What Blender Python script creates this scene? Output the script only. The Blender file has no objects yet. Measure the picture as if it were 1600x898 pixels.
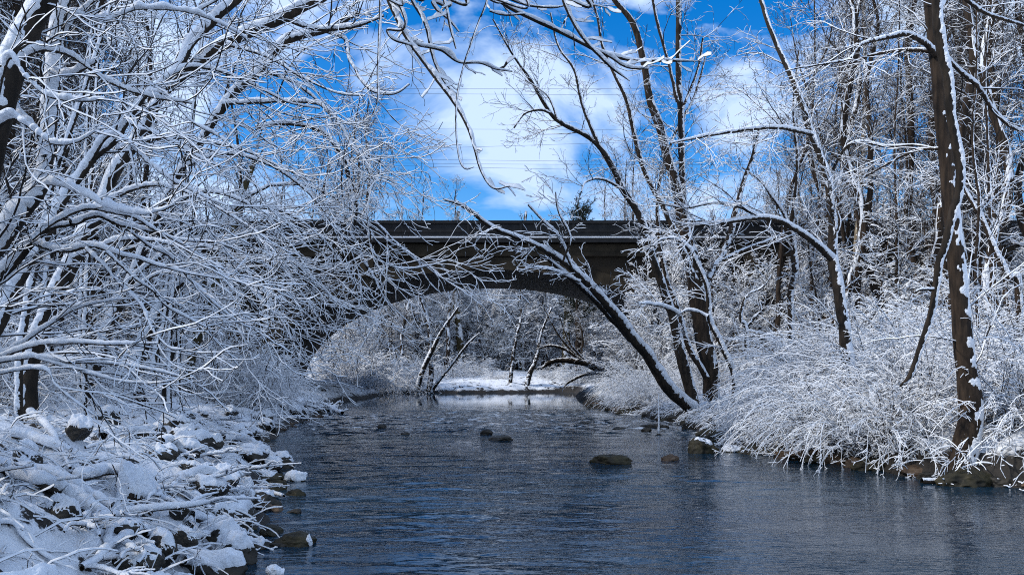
import bpy, math, time
import numpy as np
T_START = time.time()
rng = np.random.default_rng(11)
SC = bpy.context.scene
COL = SC.collection

# ------------------------------------------------------------------ camera
F, HZ, CAMZ = 1300.0, 575.0, 1.6          # focal length and horizon in photo pixels (1600 wide)
cam = bpy.data.cameras.new('camera')
cam.sensor_width = 36.0
cam.lens = F / 1600 * 36.0
cam.shift_y = (HZ - 449.0) / 1600.0
cam.clip_start, cam.clip_end = 0.05, 2000.0
cam_o = bpy.data.objects.new('camera', cam)
cam_o.location = (0, 0, CAMZ)
cam_o.rotation_euler = (math.radians(90), 0, 0)
COL.objects.link(cam_o)
SC.camera = cam_o

# ------------------------------------------------------------------ sky, sun, exposure
SUN_EL, SUN_AZ = math.radians(40), math.radians(-102)      # azimuth from +Y towards +X
world = bpy.data.worlds.new('World')
SC.world = world
world.use_nodes = True
nt = world.node_tree
nt.nodes.clear()
def N(tree, kind, **kw):
    n = tree.nodes.new(kind)
    for k, v in kw.items():
        setattr(n, k, v)
    return n
w_out = N(nt, 'ShaderNodeOutputWorld')
w_bg = N(nt, 'ShaderNodeBackground')
w_bg.inputs['Strength'].default_value = 0.1
sky = N(nt, 'ShaderNodeTexSky', sky_type='NISHITA')
sky.sun_disc = False
sky.sun_elevation = SUN_EL
sky.sun_rotation = SUN_AZ
sky.air_density, sky.dust_density, sky.ozone_density = 1.0, 0.2, 4.0
hs = N(nt, 'ShaderNodeHueSaturation')
hs.inputs['Saturation'].default_value = 1.42
hs.inputs['Value'].default_value = 0.95
hs.inputs['Hue'].default_value = 0.508
tc = N(nt, 'ShaderNodeTexCoord')
mp = N(nt, 'ShaderNodeMapping')
mp.inputs['Location'].default_value = (2.7, 0.0, 0.62)
mp.inputs['Scale'].default_value = (1.0, 1.0, 1.7)
cn = N(nt, 'ShaderNodeTexNoise')
cn.inputs['Scale'].default_value = 3.6
cn.inputs['Detail'].default_value = 7.0
cn.inputs['Roughness'].default_value = 0.53
cn.inputs['Distortion'].default_value = 0.35
cr = N(nt, 'ShaderNodeValToRGB')
cr.color_ramp.elements[0].position = 0.465
cr.color_ramp.elements[1].position = 0.55
mx = N(nt, 'ShaderNodeMix', data_type='RGBA')
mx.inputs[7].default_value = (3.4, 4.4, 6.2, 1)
L = nt.links.new
L(tc.outputs['Generated'], mp.inputs['Vector'])
L(mp.outputs['Vector'], cn.inputs['Vector'])
# unseen cloud cover added over and behind the camera to brighten shaded snow
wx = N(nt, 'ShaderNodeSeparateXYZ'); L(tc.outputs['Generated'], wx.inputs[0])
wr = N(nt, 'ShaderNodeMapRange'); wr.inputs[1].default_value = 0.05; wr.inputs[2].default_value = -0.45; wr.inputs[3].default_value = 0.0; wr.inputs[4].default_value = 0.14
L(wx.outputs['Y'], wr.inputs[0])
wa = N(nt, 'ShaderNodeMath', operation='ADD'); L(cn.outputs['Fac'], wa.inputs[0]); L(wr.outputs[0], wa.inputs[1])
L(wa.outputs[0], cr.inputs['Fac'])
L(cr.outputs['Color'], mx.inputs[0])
L(sky.outputs['Color'], hs.inputs['Color'])
L(hs.outputs['Color'], mx.inputs[6])
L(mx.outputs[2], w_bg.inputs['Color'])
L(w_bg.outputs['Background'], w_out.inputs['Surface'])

sun = bpy.data.lights.new('sun', 'SUN')
sun.energy = 1.7
sun.angle = math.radians(5)
sun.color = (1.0, 0.95, 0.88)
sun_o = bpy.data.objects.new('sun', sun)
sdir = np.array([math.sin(SUN_AZ)*math.cos(SUN_EL), math.cos(SUN_AZ)*math.cos(SUN_EL), math.sin(SUN_EL)])
from mathutils import Vector
sun_o.rotation_euler = Vector(sdir).to_track_quat('Z', 'Y').to_euler()
sun_o.location = tuple(sdir * 60)
COL.objects.link(sun_o)

vs = SC.view_settings
vs.view_transform = 'Standard'
vs.look = 'None'
vs.exposure = 0.98
vs.gamma = 1.0
vs.use_curve_mapping = False
SC.render.engine = 'CYCLES'
SC.cycles.max_bounces = 5
SC.cycles.diffuse_bounces = 1
SC.cycles.glossy_bounces = 2
SC.cycles.transmission_bounces = 1
SC.cycles.use_denoising = False        # 128 samples are clean enough; the denoiser smears the twigs
SC.cycles.adaptive_threshold = 0.005
SC.cycles.sample_clamp_indirect = 3.0
SC.cycles.sample_clamp_direct = 8.0
SC.cycles.pixel_filter_type = 'BLACKMAN_HARRIS'
SC.cycles.filter_width = 1.05
SC.cycles.caustics_reflective = False
SC.cycles.caustics_refractive = False

# ------------------------------------------------------------------ helpers
def P(px, py, Y):
    return np.array([(px - 800.0)/F*Y, Y, CAMZ + (HZ - py)/F*Y])
def nrm(a):
    return a / np.maximum(np.linalg.norm(a, axis=-1, keepdims=True), 1e-9)
def sstep(x, a, b):
    t = np.clip((x - a)/(b - a), 0, 1)
    return t*t*(3 - 2*t)
def vnoise(p, seed=0):
    p = np.asarray(p, float)
    i = np.floor(p).astype(np.int64)
    f = p - i
    u = f*f*(3 - 2*f)
    def h(a, b, c):
        n = (a*374761393 + b*668265263 + c*1274126177 + seed*97531) & 0xffffffff
        n = ((n ^ (n >> 13))*1103515245) & 0xffffffff
        n = ((n ^ (n >> 16))*2246822519) & 0xffffffff
        return ((n >> 8) & 0xffff)/32767.5 - 1.0
    x, y, z = i[..., 0], i[..., 1], i[..., 2]
    r = 0
    for dx in (0, 1):
        for dy in (0, 1):
            for dz in (0, 1):
                wgt = (u[..., 0] if dx else 1-u[..., 0])*(u[..., 1] if dy else 1-u[..., 1])*(u[..., 2] if dz else 1-u[..., 2])
                r = r + wgt*h(x+dx, y+dy, z+dz)
    return r
def fbm(p, octv=3, seed=0):
    r, a = 0, 1.0
    for k in range(octv):
        r = r + a*vnoise(np.asarray(p)*(2.03**k), seed + k)
        a *= 0.5
    return r
def n2(x, y, s=0, octv=3):
    return fbm(np.stack([x, y, np.zeros_like(x) + 0.37], -1), octv, s)

def make_mesh(name, V, Q, mat, parent=None, smooth=True, loc=None):
    V = np.asarray(V, np.float32)
    Q = np.asarray(Q, np.int64)
    used = np.zeros(len(V), bool)
    used[Q.ravel()] = True
    remap = np.cumsum(used) - 1
    V, Q = V[used], remap[Q]
    me = bpy.data.meshes.new(name)
    k = Q.shape[1]
    me.vertices.add(len(V))
    me.vertices.foreach_set('co', np.ascontiguousarray(V, np.float32).ravel())
    me.loops.add(Q.size)
    me.loops.foreach_set('vertex_index', Q.astype(np.int32).ravel())
    me.polygons.add(len(Q))
    me.polygons.foreach_set('loop_start', np.arange(0, Q.size, k, dtype=np.int32))
    me.polygons.foreach_set('use_smooth', np.full(len(Q), smooth, bool))
    me.update(calc_edges=True)
    me.materials.append(mat)
    o = bpy.data.objects.new(name, me)
    COL.objects.link(o)
    if parent is not None:
        o.parent = parent
    if loc is not None:
        o.location = loc
    return o
def thing(name, label, cat, loc=(0, 0, 0), group=None, kind=None):
    o = bpy.data.objects.new(name, None)
    o.empty_display_size = 0.3
    o.location = tuple(float(v) for v in loc)
    COL.objects.link(o)
    return tag(o, label, cat, group, kind)
def tag(o, label=None, cat=None, group=None, kind=None):
    if label: o['label'] = label
    if cat: o['category'] = cat
    if group: o['group'] = group
    if kind: o['kind'] = kind
    return o
def dup(root, loc, rotz, scale=1.0, label=None, group=None, tilt=(0, 0)):
    r = root.copy()
    COL.objects.link(r)
    r.location = tuple(float(v) for v in loc)
    r.rotation_euler = (tilt[0], tilt[1], rotz)
    r.scale = (scale, scale, scale) if np.isscalar(scale) else scale
    if label: r['label'] = label
    if group: r['group'] = group
    for ch in list(root.children):
        c = ch.copy(); COL.objects.link(c); c.parent = r
        for g in list(ch.children):
            d = g.copy(); COL.objects.link(d); d.parent = c
    return r

# ------------------------------------------------------------------ materials
def mat_new(name):
    m = bpy.data.materials.new(name)
    m.use_nodes = True
    t = m.node_tree
    b = t.nodes['Principled BSDF']
    return m, t, b
def noise_mat(name, c1, c2, scale=6, rough=0.85, detail=5, bump=0.0, bscale=None, stretch=(1, 1, 1), lo=0.35, hi=0.65, bdist=0.02, spec=0.3):
    m, t, b = mat_new(name)
    co = N(t, 'ShaderNodeTexCoord')
    ma = N(t, 'ShaderNodeMapping'); ma.inputs['Scale'].default_value = stretch
    no = N(t, 'ShaderNodeTexNoise'); no.inputs['Scale'].default_value = scale; no.inputs['Detail'].default_value = detail
    ra = N(t, 'ShaderNodeValToRGB')
    ra.color_ramp.elements[0].position = lo; ra.color_ramp.elements[0].color = (*c1, 1)
    ra.color_ramp.elements[1].position = hi; ra.color_ramp.elements[1].color = (*c2, 1)
    t.links.new(co.outputs['Object'], ma.inputs['Vector'])
    t.links.new(ma.outputs['Vector'], no.inputs['Vector'])
    t.links.new(no.outputs['Fac'], ra.inputs['Fac'])
    t.links.new(ra.outputs['Color'], b.inputs['Base Color'])
    b.inputs['Roughness'].default_value = rough
    b.inputs['Specular IOR Level'].default_value = spec
    if bump:
        nb = N(t, 'ShaderNodeTexNoise'); nb.inputs['Scale'].default_value = bscale or scale*3; nb.inputs['Detail'].default_value = 4
        bp = N(t, 'ShaderNodeBump'); bp.inputs['Strength'].default_value = bump; bp.inputs['Distance'].default_value = bdist
        t.links.new(ma.outputs['Vector'], nb.inputs['Vector'])
        t.links.new(nb.outputs['Fac'], bp.inputs['Height'])
        t.links.new(bp.outputs['Normal'], b.inputs['Normal'])
    return m
M_SNOW = noise_mat('snow', (0.74, 0.78, 0.84), (0.87, 0.89, 0.91), 5, 0.75, 4, 0.7, 34, bdist=0.02)
m, t, b = mat_new('twig_snow')
b.inputs['Base Color'].default_value = (0.82, 0.85, 0.89, 1); b.inputs['Roughness'].default_value = 0.8
b.inputs['Specular IOR Level'].default_value = 0.2
M_TSNOW = m
M_BARK = noise_mat('bark', (0.010, 0.008, 0.006), (0.040, 0.029, 0.020), 14, 0.9, 6, 0.9, 22, stretch=(1, 1, 0.22))
M_BARKB = noise_mat('brown_bark', (0.012, 0.008, 0.0055), (0.050, 0.033, 0.021), 16, 0.9, 6, 0.9, 24, stretch=(1, 1, 0.18))
M_BARKP = noise_mat('pale_bark', (0.16, 0.12, 0.075), (0.36, 0.30, 0.21), 2.2, 0.9, 4, 0.3, 10)
M_BARKG = noise_mat('mossy_bark', (0.03, 0.026, 0.012), (0.085, 0.066, 0.03), 9, 0.9, 5, 0.8, 18, stretch=(1, 1, 0.3))
m, t, b = mat_new('twig_bark')
b.inputs['Base Color'].default_value = (0.014, 0.010, 0.008, 1); b.inputs['Roughness'].default_value = 0.9
M_TWIG = m
m, t, b = mat_new('brown_twig')
b.inputs['Base Color'].default_value = (0.042, 0.027, 0.017, 1); b.inputs['Roughness'].default_value = 0.9
M_TWIGB = m
M_ROCK = noise_mat('wet_rock', (0.010, 0.010, 0.009), (0.050, 0.042, 0.030), 5, 0.6, 6, 0.8, 12)
M_MOSS = noise_mat('mossy_rock', (0.010, 0.009, 0.005), (0.048, 0.040, 0.018), 6, 0.65, 6, 0.8, 14)
M_TAN = noise_mat('tan_rock', (0.05, 0.03, 0.018), (0.13, 0.085, 0.05), 7, 0.6, 6, 0.8, 14)

# ------------------------------------------------------------------ terrain
def pxl(pts):
    out = []
    for x, y in pts:
        Y = F*CAMZ/(y - HZ)
        out.append((Y, (x - 800)/F*Y))
    return np.array(out)
LB = pxl([(365, 898), (400, 850), (425, 770), (430, 740), (405, 700), (448, 668), (505, 650), (500, 635), (528, 628), (580, 621)])
RB = pxl([(1640, 768), (1480, 752), (1300, 722), (1140, 698), (1085, 665), (1000, 650), (935, 637), (905, 625), (900, 616)])
LB = np.vstack([[-30, -3.0], [0, -1.9], LB, [52, -7.8], [80, -7.8]])
RB = np.vstack([[-30, 9.0], [5, 8.0], [9, 7.4], RB, [52, 4.2], [80, 4.2]])
def XL(Y): return np.interp(Y, LB[:, 0], LB[:, 1])
def XR(Y): return np.interp(Y, RB[:, 0], RB[:, 1])
def ground(X, Y, lumps=True):
    X = np.asarray(X, float); Y = np.asarray(Y, float)
    wob = 0.25*n2(X*0.9, Y*0.9, 5, 2)
    dl = XL(Y) - X + wob
    dr = X - XR(Y) + wob
    df = Y - 54.0 - 0.12*X + wob*2 + 1.2*n2(X*0.45 + 3, X*0 + 2.0, 6, 2)
    d = np.maximum(np.maximum(dl, dr), df)
    left = 0.62*(1 - np.exp(-np.maximum(dl, 0)/1.2)) + 0.10*np.clip(dl, 0, 14) + 0.02*np.clip(dl-14, 0, 60)
    right = 0.42*(1 - np.exp(-np.maximum(dr, 0)/0.35)) + 0.13*np.clip(dr, 0, 11) + 0.03*np.clip(dr-11, 0, 60)
    far = 0.45*(1 - np.exp(-np.maximum(df, 0)/0.6)) + 0.075*np.clip(df, 0, 18) + 0.02*np.clip(df-18, 0, 200)
    h = np.maximum(np.maximum(np.where(dl > 0, left, -9), np.where(dr > 0, right, -9)), np.where(df > 0, far, -9))
    h = np.where(d > 0, h, -0.75*(1 - np.exp(np.minimum(d, 0)/1.2)))
    if lumps:
        near = np.exp(-np.clip(Y, 0, 99)/40)
        lum = (0.26*np.abs(n2(X*1.5, Y*1.5, 21, 2)) + 0.17*np.abs(n2(X*4, Y*4, 33, 2)))*sstep(d, 0.0, 0.8)*near
        h = h + lum + 0.12*n2(X*0.25, Y*0.25, 44, 2)*sstep(d, 0.5, 4)
    # road embankment that carries the road to both bridge ends
    emb = np.minimum(sstep(X, 29, 40), 1) + sstep(-X, 27, 38)
    emb = emb*sstep(Y, 29, 38.2)*(1 - sstep(Y, 46.8, 58))
    h = h*(1 - emb) + emb*7.15
    return h
def gz(x, y): return float(ground(np.array([x]), np.array([y]))[0])

ys = np.concatenate([np.linspace(-30, 2, 14), np.arange(2.5, 14, 0.09), np.arange(14, 30, 0.16), np.arange(30, 62, 0.35), np.linspace(62, 120, 50), np.linspace(125, 700, 20)])
xs = np.concatenate([np.linspace(-500, -60, 14), np.linspace(-56, -14, 60), np.arange(-13.8, 13.8, 0.11), np.linspace(14, 56, 60), np.linspace(60, 500, 14)])
GX, GY = np.meshgrid(xs, ys)
GZ = ground(GX, GY)
V = np.stack([GX, GY, GZ], -1).reshape(-1, 3)
def grid_quads(nr, nc):
    a = np.arange(nr*nc).reshape(nr, nc)
    return np.stack([a[:-1, :-1], a[:-1, 1:], a[1:, 1:], a[1:, :-1]], -1).reshape(-1, 4)
m, t, b = mat_new('snowy_ground')
ge = N(t, 'ShaderNodeNewGeometry')
sp = N(t, 'ShaderNodeSeparateXYZ')
no = N(t, 'ShaderNodeTexNoise'); no.inputs['Scale'].default_value = 3.5; no.inputs['Detail'].default_value = 6
no.inputs['Roughness'].default_value = 0.65
ad = N(t, 'ShaderNodeMath', operation='MULTIPLY_ADD'); ad.inputs[1].default_value = 0.42; ad.inputs[2].default_value = -0.21
su = N(t, 'ShaderNodeMath', operation='ADD')
mr = N(t, 'ShaderNodeMapRange'); mr.inputs[1].default_value = 0.13; mr.inputs[2].default_value = 0.24
mm = N(t, 'ShaderNodeMix', data_type='RGBA')
mm.inputs[6].default_value = (0.018, 0.014, 0.010, 1); mm.inputs[7].default_value = (0.80, 0.83, 0.87, 1)
nb = N(t, 'ShaderNodeTexNoise'); nb.inputs['Scale'].default_value = 14; nb.inputs['Detail'].default_value = 5
bp = N(t, 'ShaderNodeBump'); bp.inputs['Strength'].default_value = 0.5; bp.inputs['Distance'].default_value = 0.05
t.links.new(ge.outputs['Position'], sp.inputs[0]); t.links.new(ge.outputs['Position'], no.inputs['Vector'])
t.links.new(ge.outputs['Position'], nb.inputs['Vector'])
rx = N(t, 'ShaderNodeMapRange'); rx.inputs[1].default_value = 2.5; rx.inputs[2].default_value = 4.0; rx.inputs[3].default_value = 0.0; rx.inputs[4].default_value = -0.24
t.links.new(sp.outputs['X'], rx.inputs[0])
s2 = N(t, 'ShaderNodeMath', operation='ADD'); t.links.new(ad.outputs[0], s2.inputs[0]); t.links.new(rx.outputs[0], s2.inputs[1])
t.links.new(no.outputs['Fac'], ad.inputs[0]); t.links.new(s2.outputs[0], su.inputs[0]); t.links.new(sp.outputs['Z'], su.inputs[1])
nd = N(t, 'ShaderNodeTexNoise'); nd.inputs['Scale'].default_value = 2.6; nd.inputs['Detail'].default_value = 7; nd.inputs['Roughness'].default_value = 0.62
t.links.new(ge.outputs['Position'], nd.inputs['Vector'])
rd = N(t, 'ShaderNodeMapRange'); rd.inputs[1].default_value = 0.575; rd.inputs[2].default_value = 0.60; rd.inputs[3].default_value = 1.0; rd.inputs[4].default_value = 0.0
t.links.new(nd.outputs['Fac'], rd.inputs[0])
ml = N(t, 'ShaderNodeMath', operation='MULTIPLY')
t.links.new(su.outputs[0], mr.inputs[0]); t.links.new(mr.outputs[0], ml.inputs[0]); t.links.new(rd.outputs[0], ml.inputs[1]); t.links.new(ml.outputs[0], mm.inputs[0]); t.links.new(mm.outputs[2], b.inputs['Base Color'])
t.links.new(nb.outputs['Fac'], bp.inputs['Height']); t.links.new(bp.outputs['Normal'], b.inputs['Normal'])
b.inputs['Roughness'].default_value = 0.8
tag(make_mesh('ground', V, grid_quads(len(ys), len(xs)), m), kind='structure')

# wooded rise far behind everything
xs = np.linspace(-420, 420, 120); ys = np.linspace(165, 330, 30)
GX, GY = np.meshgrid(xs, ys)
GZ = 1.5 + (13 + 5*n2(GX*0.02, GY*0.02, 61, 3))*np.sin(np.clip((GY-165)/165, 0, 1)*np.pi)**0.6 + 1.2*n2(GX*0.3, GY*0.3, 62, 3)
tag(make_mesh('hills', np.stack([GX, GY, GZ], -1).reshape(-1, 3), grid_quads(30, 120), noise_mat('wooded_hill', (0.05, 0.042, 0.036), (0.32, 0.31, 0.31), 0.9, 0.95, 8)), kind='structure')

# ------------------------------------------------------------------ river
ys = np.concatenate([np.linspace(-28, 3, 12), 4.2*np.exp(np.linspace(0, math.log(60/4.2), 620))])
xs = np.linspace(-1, 1, 300)
WY, WU = np.meshgrid(ys, xs, indexing='ij')
half = np.clip(0.75*np.abs(WY) + 1.5, 5, 16)
WX = WU*half
amp = 0.0125*(1 - sstep(WY, 30, 36)) + 0.001
rif = sstep(WY, 17, 22)*(1 - sstep(WY, 30, 34.5))
slick = 0.30 + 1.0*sstep(n2(WX*0.35 + 5, WY*0.16, 71, 2), -0.45, 0.5)
WZ = amp*slick*(0.7*n2(WX*1.1, WY*2.8, 3, 2) + 0.55*n2(WX*2.8 + 7, WY*6.5, 9, 2) + 0.22*n2(WX*6 + 3, WY*13.0, 19, 2)) + 0.05*rif*np.abs(n2(WX*1.6, WY*1.8, 13, 3)) - 0.004
V = np.stack([WX, WY, WZ], -1).reshape(-1, 3)
m, t, b = mat_new('river_water')
b.inputs['Roughness'].default_value = 0.03
b.inputs['IOR'].default_value = 1.40
b.inputs['Specular IOR Level'].default_value = 0.85
ge = N(t, 'ShaderNodeNewGeometry')
sp = N(t, 'ShaderNodeSeparateXYZ'); t.links.new(ge.outputs['Position'], sp.inputs[0])
ma = N(t, 'ShaderNodeMapping'); ma.inputs['Scale'].default_value = (1.0, 2.3, 1.0)
t.links.new(ge.outputs['Position'], ma.inputs['Vector'])
n1 = N(t, 'ShaderNodeTexNoise'); n1.inputs['Scale'].default_value = 8.0; n1.inputs['Detail'].default_value = 2.5; n1.inputs['Distortion'].default_value = 0.4
t.links.new(ma.outputs['Vector'], n1.inputs['Vector'])
calm = N(t, 'ShaderNodeMapRange'); calm.inputs[1].default_value = 31; calm.inputs[2].default_value = 37; calm.inputs[3].default_value = 1.0; calm.inputs[4].default_value = 0.06
t.links.new(sp.outputs['Y'], calm.inputs[0])
ns = N(t, 'ShaderNodeTexNoise'); ns.inputs['Scale'].default_value = 0.55; ns.inputs['Detail'].default_value = 3
t.links.new(ma.outputs['Vector'], ns.inputs['Vector'])
rs = N(t, 'ShaderNodeMapRange'); rs.inputs[1].default_value = 0.40; rs.inputs[2].default_value = 0.62; rs.inputs[3].default_value = 0.35; rs.inputs[4].default_value = 1.4
t.links.new(ns.outputs['Fac'], rs.inputs[0])
cm = N(t, 'ShaderNodeMath', operation='MULTIPLY'); t.links.new(calm.outputs[0], cm.inputs[0]); t.links.new(rs.outputs[0], cm.inputs[1])
hm = N(t, 'ShaderNodeMath', operation='MULTIPLY')
t.links.new(n1.outputs['Fac'], hm.inputs[0]); t.links.new(cm.outputs[0], hm.inputs[1])
bp = N(t, 'ShaderNodeBump'); bp.inputs['Strength'].default_value = 1.0; bp.inputs['Distance'].default_value = 0.009
t.links.new(hm.outputs[0], bp.inputs['Height']); t.links.new(bp.outputs['Normal'], b.inputs['Normal'])
# broken white water on the riffle
fm = N(t, 'ShaderNodeMapping'); fm.inputs['Scale'].default_value = (0.9, 1.5, 1.0)
t.links.new(ge.outputs['Position'], fm.inputs['Vector'])
n3 = N(t, 'ShaderNodeTexNoise'); n3.inputs['Scale'].default_value = 3.2; n3.inputs['Detail'].default_value = 5; n3.inputs['Roughness'].default_value = 0.7
t.links.new(fm.outputs['Vector'], n3.inputs['Vector'])
y1 = N(t, 'ShaderNodeMapRange'); y1.inputs[1].default_value = 15; y1.inputs[2].default_value = 22; y1.inputs[3].default_value = -0.25; y1.inputs[4].default_value = 0
y2 = N(t, 'ShaderNodeMapRange'); y2.inputs[1].default_value = 29; y2.inputs[2].default_value = 34; y2.inputs[3].default_value = 0; y2.inputs[4].default_value = -0.4
for y_ in (y1, y2): t.links.new(sp.outputs['Y'], y_.inputs[0])
a1 = N(t, 'ShaderNodeMath', operation='ADD'); a2 = N(t, 'ShaderNodeMath', operation='ADD')
t.links.new(n3.outputs['Fac'], a1.inputs[0]); t.links.new(y1.outputs[0], a1.inputs[1])
t.links.new(a1.outputs[0], a2.inputs[0]); t.links.new(y2.outputs[0], a2.inputs[1])
fr = N(t, 'ShaderNodeMapRange'); fr.inputs[1].default_value = 0.545; fr.inputs[2].default_value = 0.585
t.links.new(a2.outputs[0], fr.inputs[0])
mm = N(t, 'ShaderNodeMix', data_type='RGBA'); mm.inputs[6].default_value = (0.006, 0.028, 0.052, 1); mm.inputs[7].default_value = (0.82, 0.86, 0.9, 1)
t.links.new(fr.outputs[0], mm.inputs[0]); t.links.new(mm.outputs[2], b.inputs['Base Color'])
tag(make_mesh('river', V, grid_quads(len(ys), len(xs)), m), kind='structure')

# ------------------------------------------------------------------ bridge
def boxes_mesh(name, boxes, mat, parent):
    V, Q = [], []
    for (x0, x1, y0, y1, z0, z1) in boxes:
        k = len(V)
        V += [(x0, y0, z0), (x1, y0, z0), (x1, y1, z0), (x0, y1, z0), (x0, y0, z1), (x1, y0, z1), (x1, y1, z1), (x0, y1, z1)]
        Q += [(k, k+3, k+2, k+1), (k+4, k+5, k+6, k+7), (k, k+1, k+5, k+4), (k+1, k+2, k+6, k+5), (k+2, k+3, k+7, k+6), (k+3, k, k+4, k+7)]
    return make_mesh(name, np.array(V, float), np.array(Q), mat, parent, smooth=False)
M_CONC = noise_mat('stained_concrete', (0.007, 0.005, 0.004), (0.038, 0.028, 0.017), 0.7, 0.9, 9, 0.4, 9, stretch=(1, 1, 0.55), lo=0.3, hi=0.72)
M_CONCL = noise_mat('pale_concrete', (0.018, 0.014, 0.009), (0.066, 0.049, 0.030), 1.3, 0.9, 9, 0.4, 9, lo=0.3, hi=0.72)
M_STEEL = noise_mat('dark_steel', (0.006, 0.006, 0.007), (0.016, 0.015, 0.015), 3, 0.6, 4)
BY0, BY1, BCX, BA, BB, BZ0 = 38.0, 47.0, -1.1, 10.65, 5.55, 0.55
br = thing('arch_bridge', 'long brown concrete arch bridge with a black parapet crossing the river', 'bridge', (BCX, 42.5, 0))
bx = lambda L_: [(a-BCX, b_-BCX, c-42.5, d-42.5, e, f) for a, b_, c, d, e, f in L_]
th = np.linspace(math.pi, 0, 73)
ax, az = BA*np.cos(th), BZ0 + BB*np.sin(th)
TOP, XW0, XW1 = 7.3, -29.0, 34.0
V, Q = [], []
for yy in (BY0-42.5, BY1-42.5):
    for x, z in zip(ax, az): V.append((x, yy, z))
    for x in ax: V.append((x, yy, TOP))
n = len(ax)
for s in (0, 1):
    o_ = s*2*n
    for i in range(n-1):
        q = (o_+i, o_+i+1, o_+n+i+1, o_+n+i)
        Q.append(q if s == 0 else q[::-1])
for i in range(n-1):
    Q.append((i, 2*n+i, 2*n+i+1, i+1))              # soffit
    Q.append((n+i, n+i+1, 3*n+i+1, 3*n+i))          # top
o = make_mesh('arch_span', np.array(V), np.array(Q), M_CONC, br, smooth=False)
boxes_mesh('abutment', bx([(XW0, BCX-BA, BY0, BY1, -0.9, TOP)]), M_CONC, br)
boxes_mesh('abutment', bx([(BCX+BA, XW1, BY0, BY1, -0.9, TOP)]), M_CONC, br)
# raised arch ring on the near face
V, Q = [], []
for k, (x, z) in enumerate(zip(ax, az)):
    d = np.array([x/BA**2, (z-BZ0)/BB**2]); d /= np.linalg.norm(d)
    for off, yy in ((0.0, -4.5), (0.0, -4.58), (0.55, -4.58), (0.55, -4.5)):
        V.append((x + d[0]*off, yy, z + d[1]*off + (0.002 if off == 0 else 0)))
for k in range(n-1):
    for j in range(4):
        Q.append((4*k+j, 4*k+(j+1) % 4, 4*(k+1)+(j+1) % 4, 4*(k+1)+j))
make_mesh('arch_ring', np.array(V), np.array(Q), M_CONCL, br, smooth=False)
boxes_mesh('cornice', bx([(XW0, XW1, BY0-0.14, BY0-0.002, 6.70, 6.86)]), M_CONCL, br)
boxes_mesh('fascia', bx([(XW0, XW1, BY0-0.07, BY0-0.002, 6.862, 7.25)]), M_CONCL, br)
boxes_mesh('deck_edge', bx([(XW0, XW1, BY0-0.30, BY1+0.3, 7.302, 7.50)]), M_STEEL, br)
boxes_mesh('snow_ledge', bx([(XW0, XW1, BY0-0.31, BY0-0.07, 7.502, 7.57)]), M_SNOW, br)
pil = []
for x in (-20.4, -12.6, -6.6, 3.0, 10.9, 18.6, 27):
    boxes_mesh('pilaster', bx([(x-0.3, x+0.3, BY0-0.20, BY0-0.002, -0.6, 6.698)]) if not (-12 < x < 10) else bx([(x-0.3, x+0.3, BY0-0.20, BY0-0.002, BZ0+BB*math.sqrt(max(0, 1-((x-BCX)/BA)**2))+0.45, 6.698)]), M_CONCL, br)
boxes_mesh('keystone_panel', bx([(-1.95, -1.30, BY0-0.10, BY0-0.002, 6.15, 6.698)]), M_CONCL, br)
boxes_mesh('parapet_panel', bx([(XW0, XW1, BY0-0.06, BY0+0.02, 7.503, 8.18)]), M_STEEL, br)
boxes_mesh('parapet_panel', bx([(XW0, XW1, BY1-0.02, BY1+0.06, 7.503, 8.18)]), M_STEEL, br)
boxes_mesh('rail', bx([(XW0, XW1, BY0-0.12, BY0+0.08, 8.182, 8.32), (XW0, XW1, BY0-0.10, BY0-0.062, 7.80, 7.88)]), M_STEEL, br)
po = []
for x in np.arange(XW0+0.6, XW1, 2.4):
    boxes_mesh('parapet_post', bx([(x-0.06, x+0.06, BY0-0.11, BY0-0.0605, 7.58, 7.798), (x-0.06, x+0.06, BY0-0.11, BY0-0.0605, 7.882, 8.18)]), M_STEEL, br)
road = boxes_mesh('road', [(XW0-60, XW1+60, BY0+0.6, BY1-0.6, 7.504, 7.56)], M_SNOW, None)
tag(road, kind='structure')

# ------------------------------------------------------------------ branch machinery
SNOWDIR = nrm(np.array([0.10, -0.22, 1.0]))
def frames(Pts, sd=None):
    sd = SNOWDIR if sd is None else sd
    tn = np.zeros_like(Pts)
    tn[..., 1:-1, :] = Pts[..., 2:, :] - Pts[..., :-2, :]
    tn[..., 0, :] = Pts[..., 1, :] - Pts[..., 0, :]
    tn[..., -1, :] = Pts[..., -1, :] - Pts[..., -2, :]
    tn = nrm(tn)
    pr = sd - (tn @ sd)[..., None]*tn
    h = np.linalg.norm(pr, axis=-1)
    u = nrm(pr)
    v = np.cross(tn, u)
    return tn, u, v, h
def catmull(pts, n):
    pts = np.asarray(pts, float)
    seg = np.concatenate([[0], np.cumsum(np.linalg.norm(np.diff(pts[:, :3], axis=0), axis=1))])
    q = np.vstack([2*pts[0]-pts[1], pts, 2*pts[-1]-pts[-2]])
    s = np.linspace(0, seg[-1], n)
    i = np.clip(np.searchsorted(seg, s, side='right')-1, 0, len(pts)-2)
    tt = ((s - seg[i])/np.maximum(seg[i+1]-seg[i], 1e-9))[:, None]
    p0, p1, p2, p3 = q[i], q[i+1], q[i+2], q[i+3]
    return 0.5*((2*p1) + (-p0+p2)*tt + (2*p0-5*p1+4*p2-p3)*tt**2 + (-p0+3*p1-3*p2+p3)*tt**3)
WF = 0.95
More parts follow.
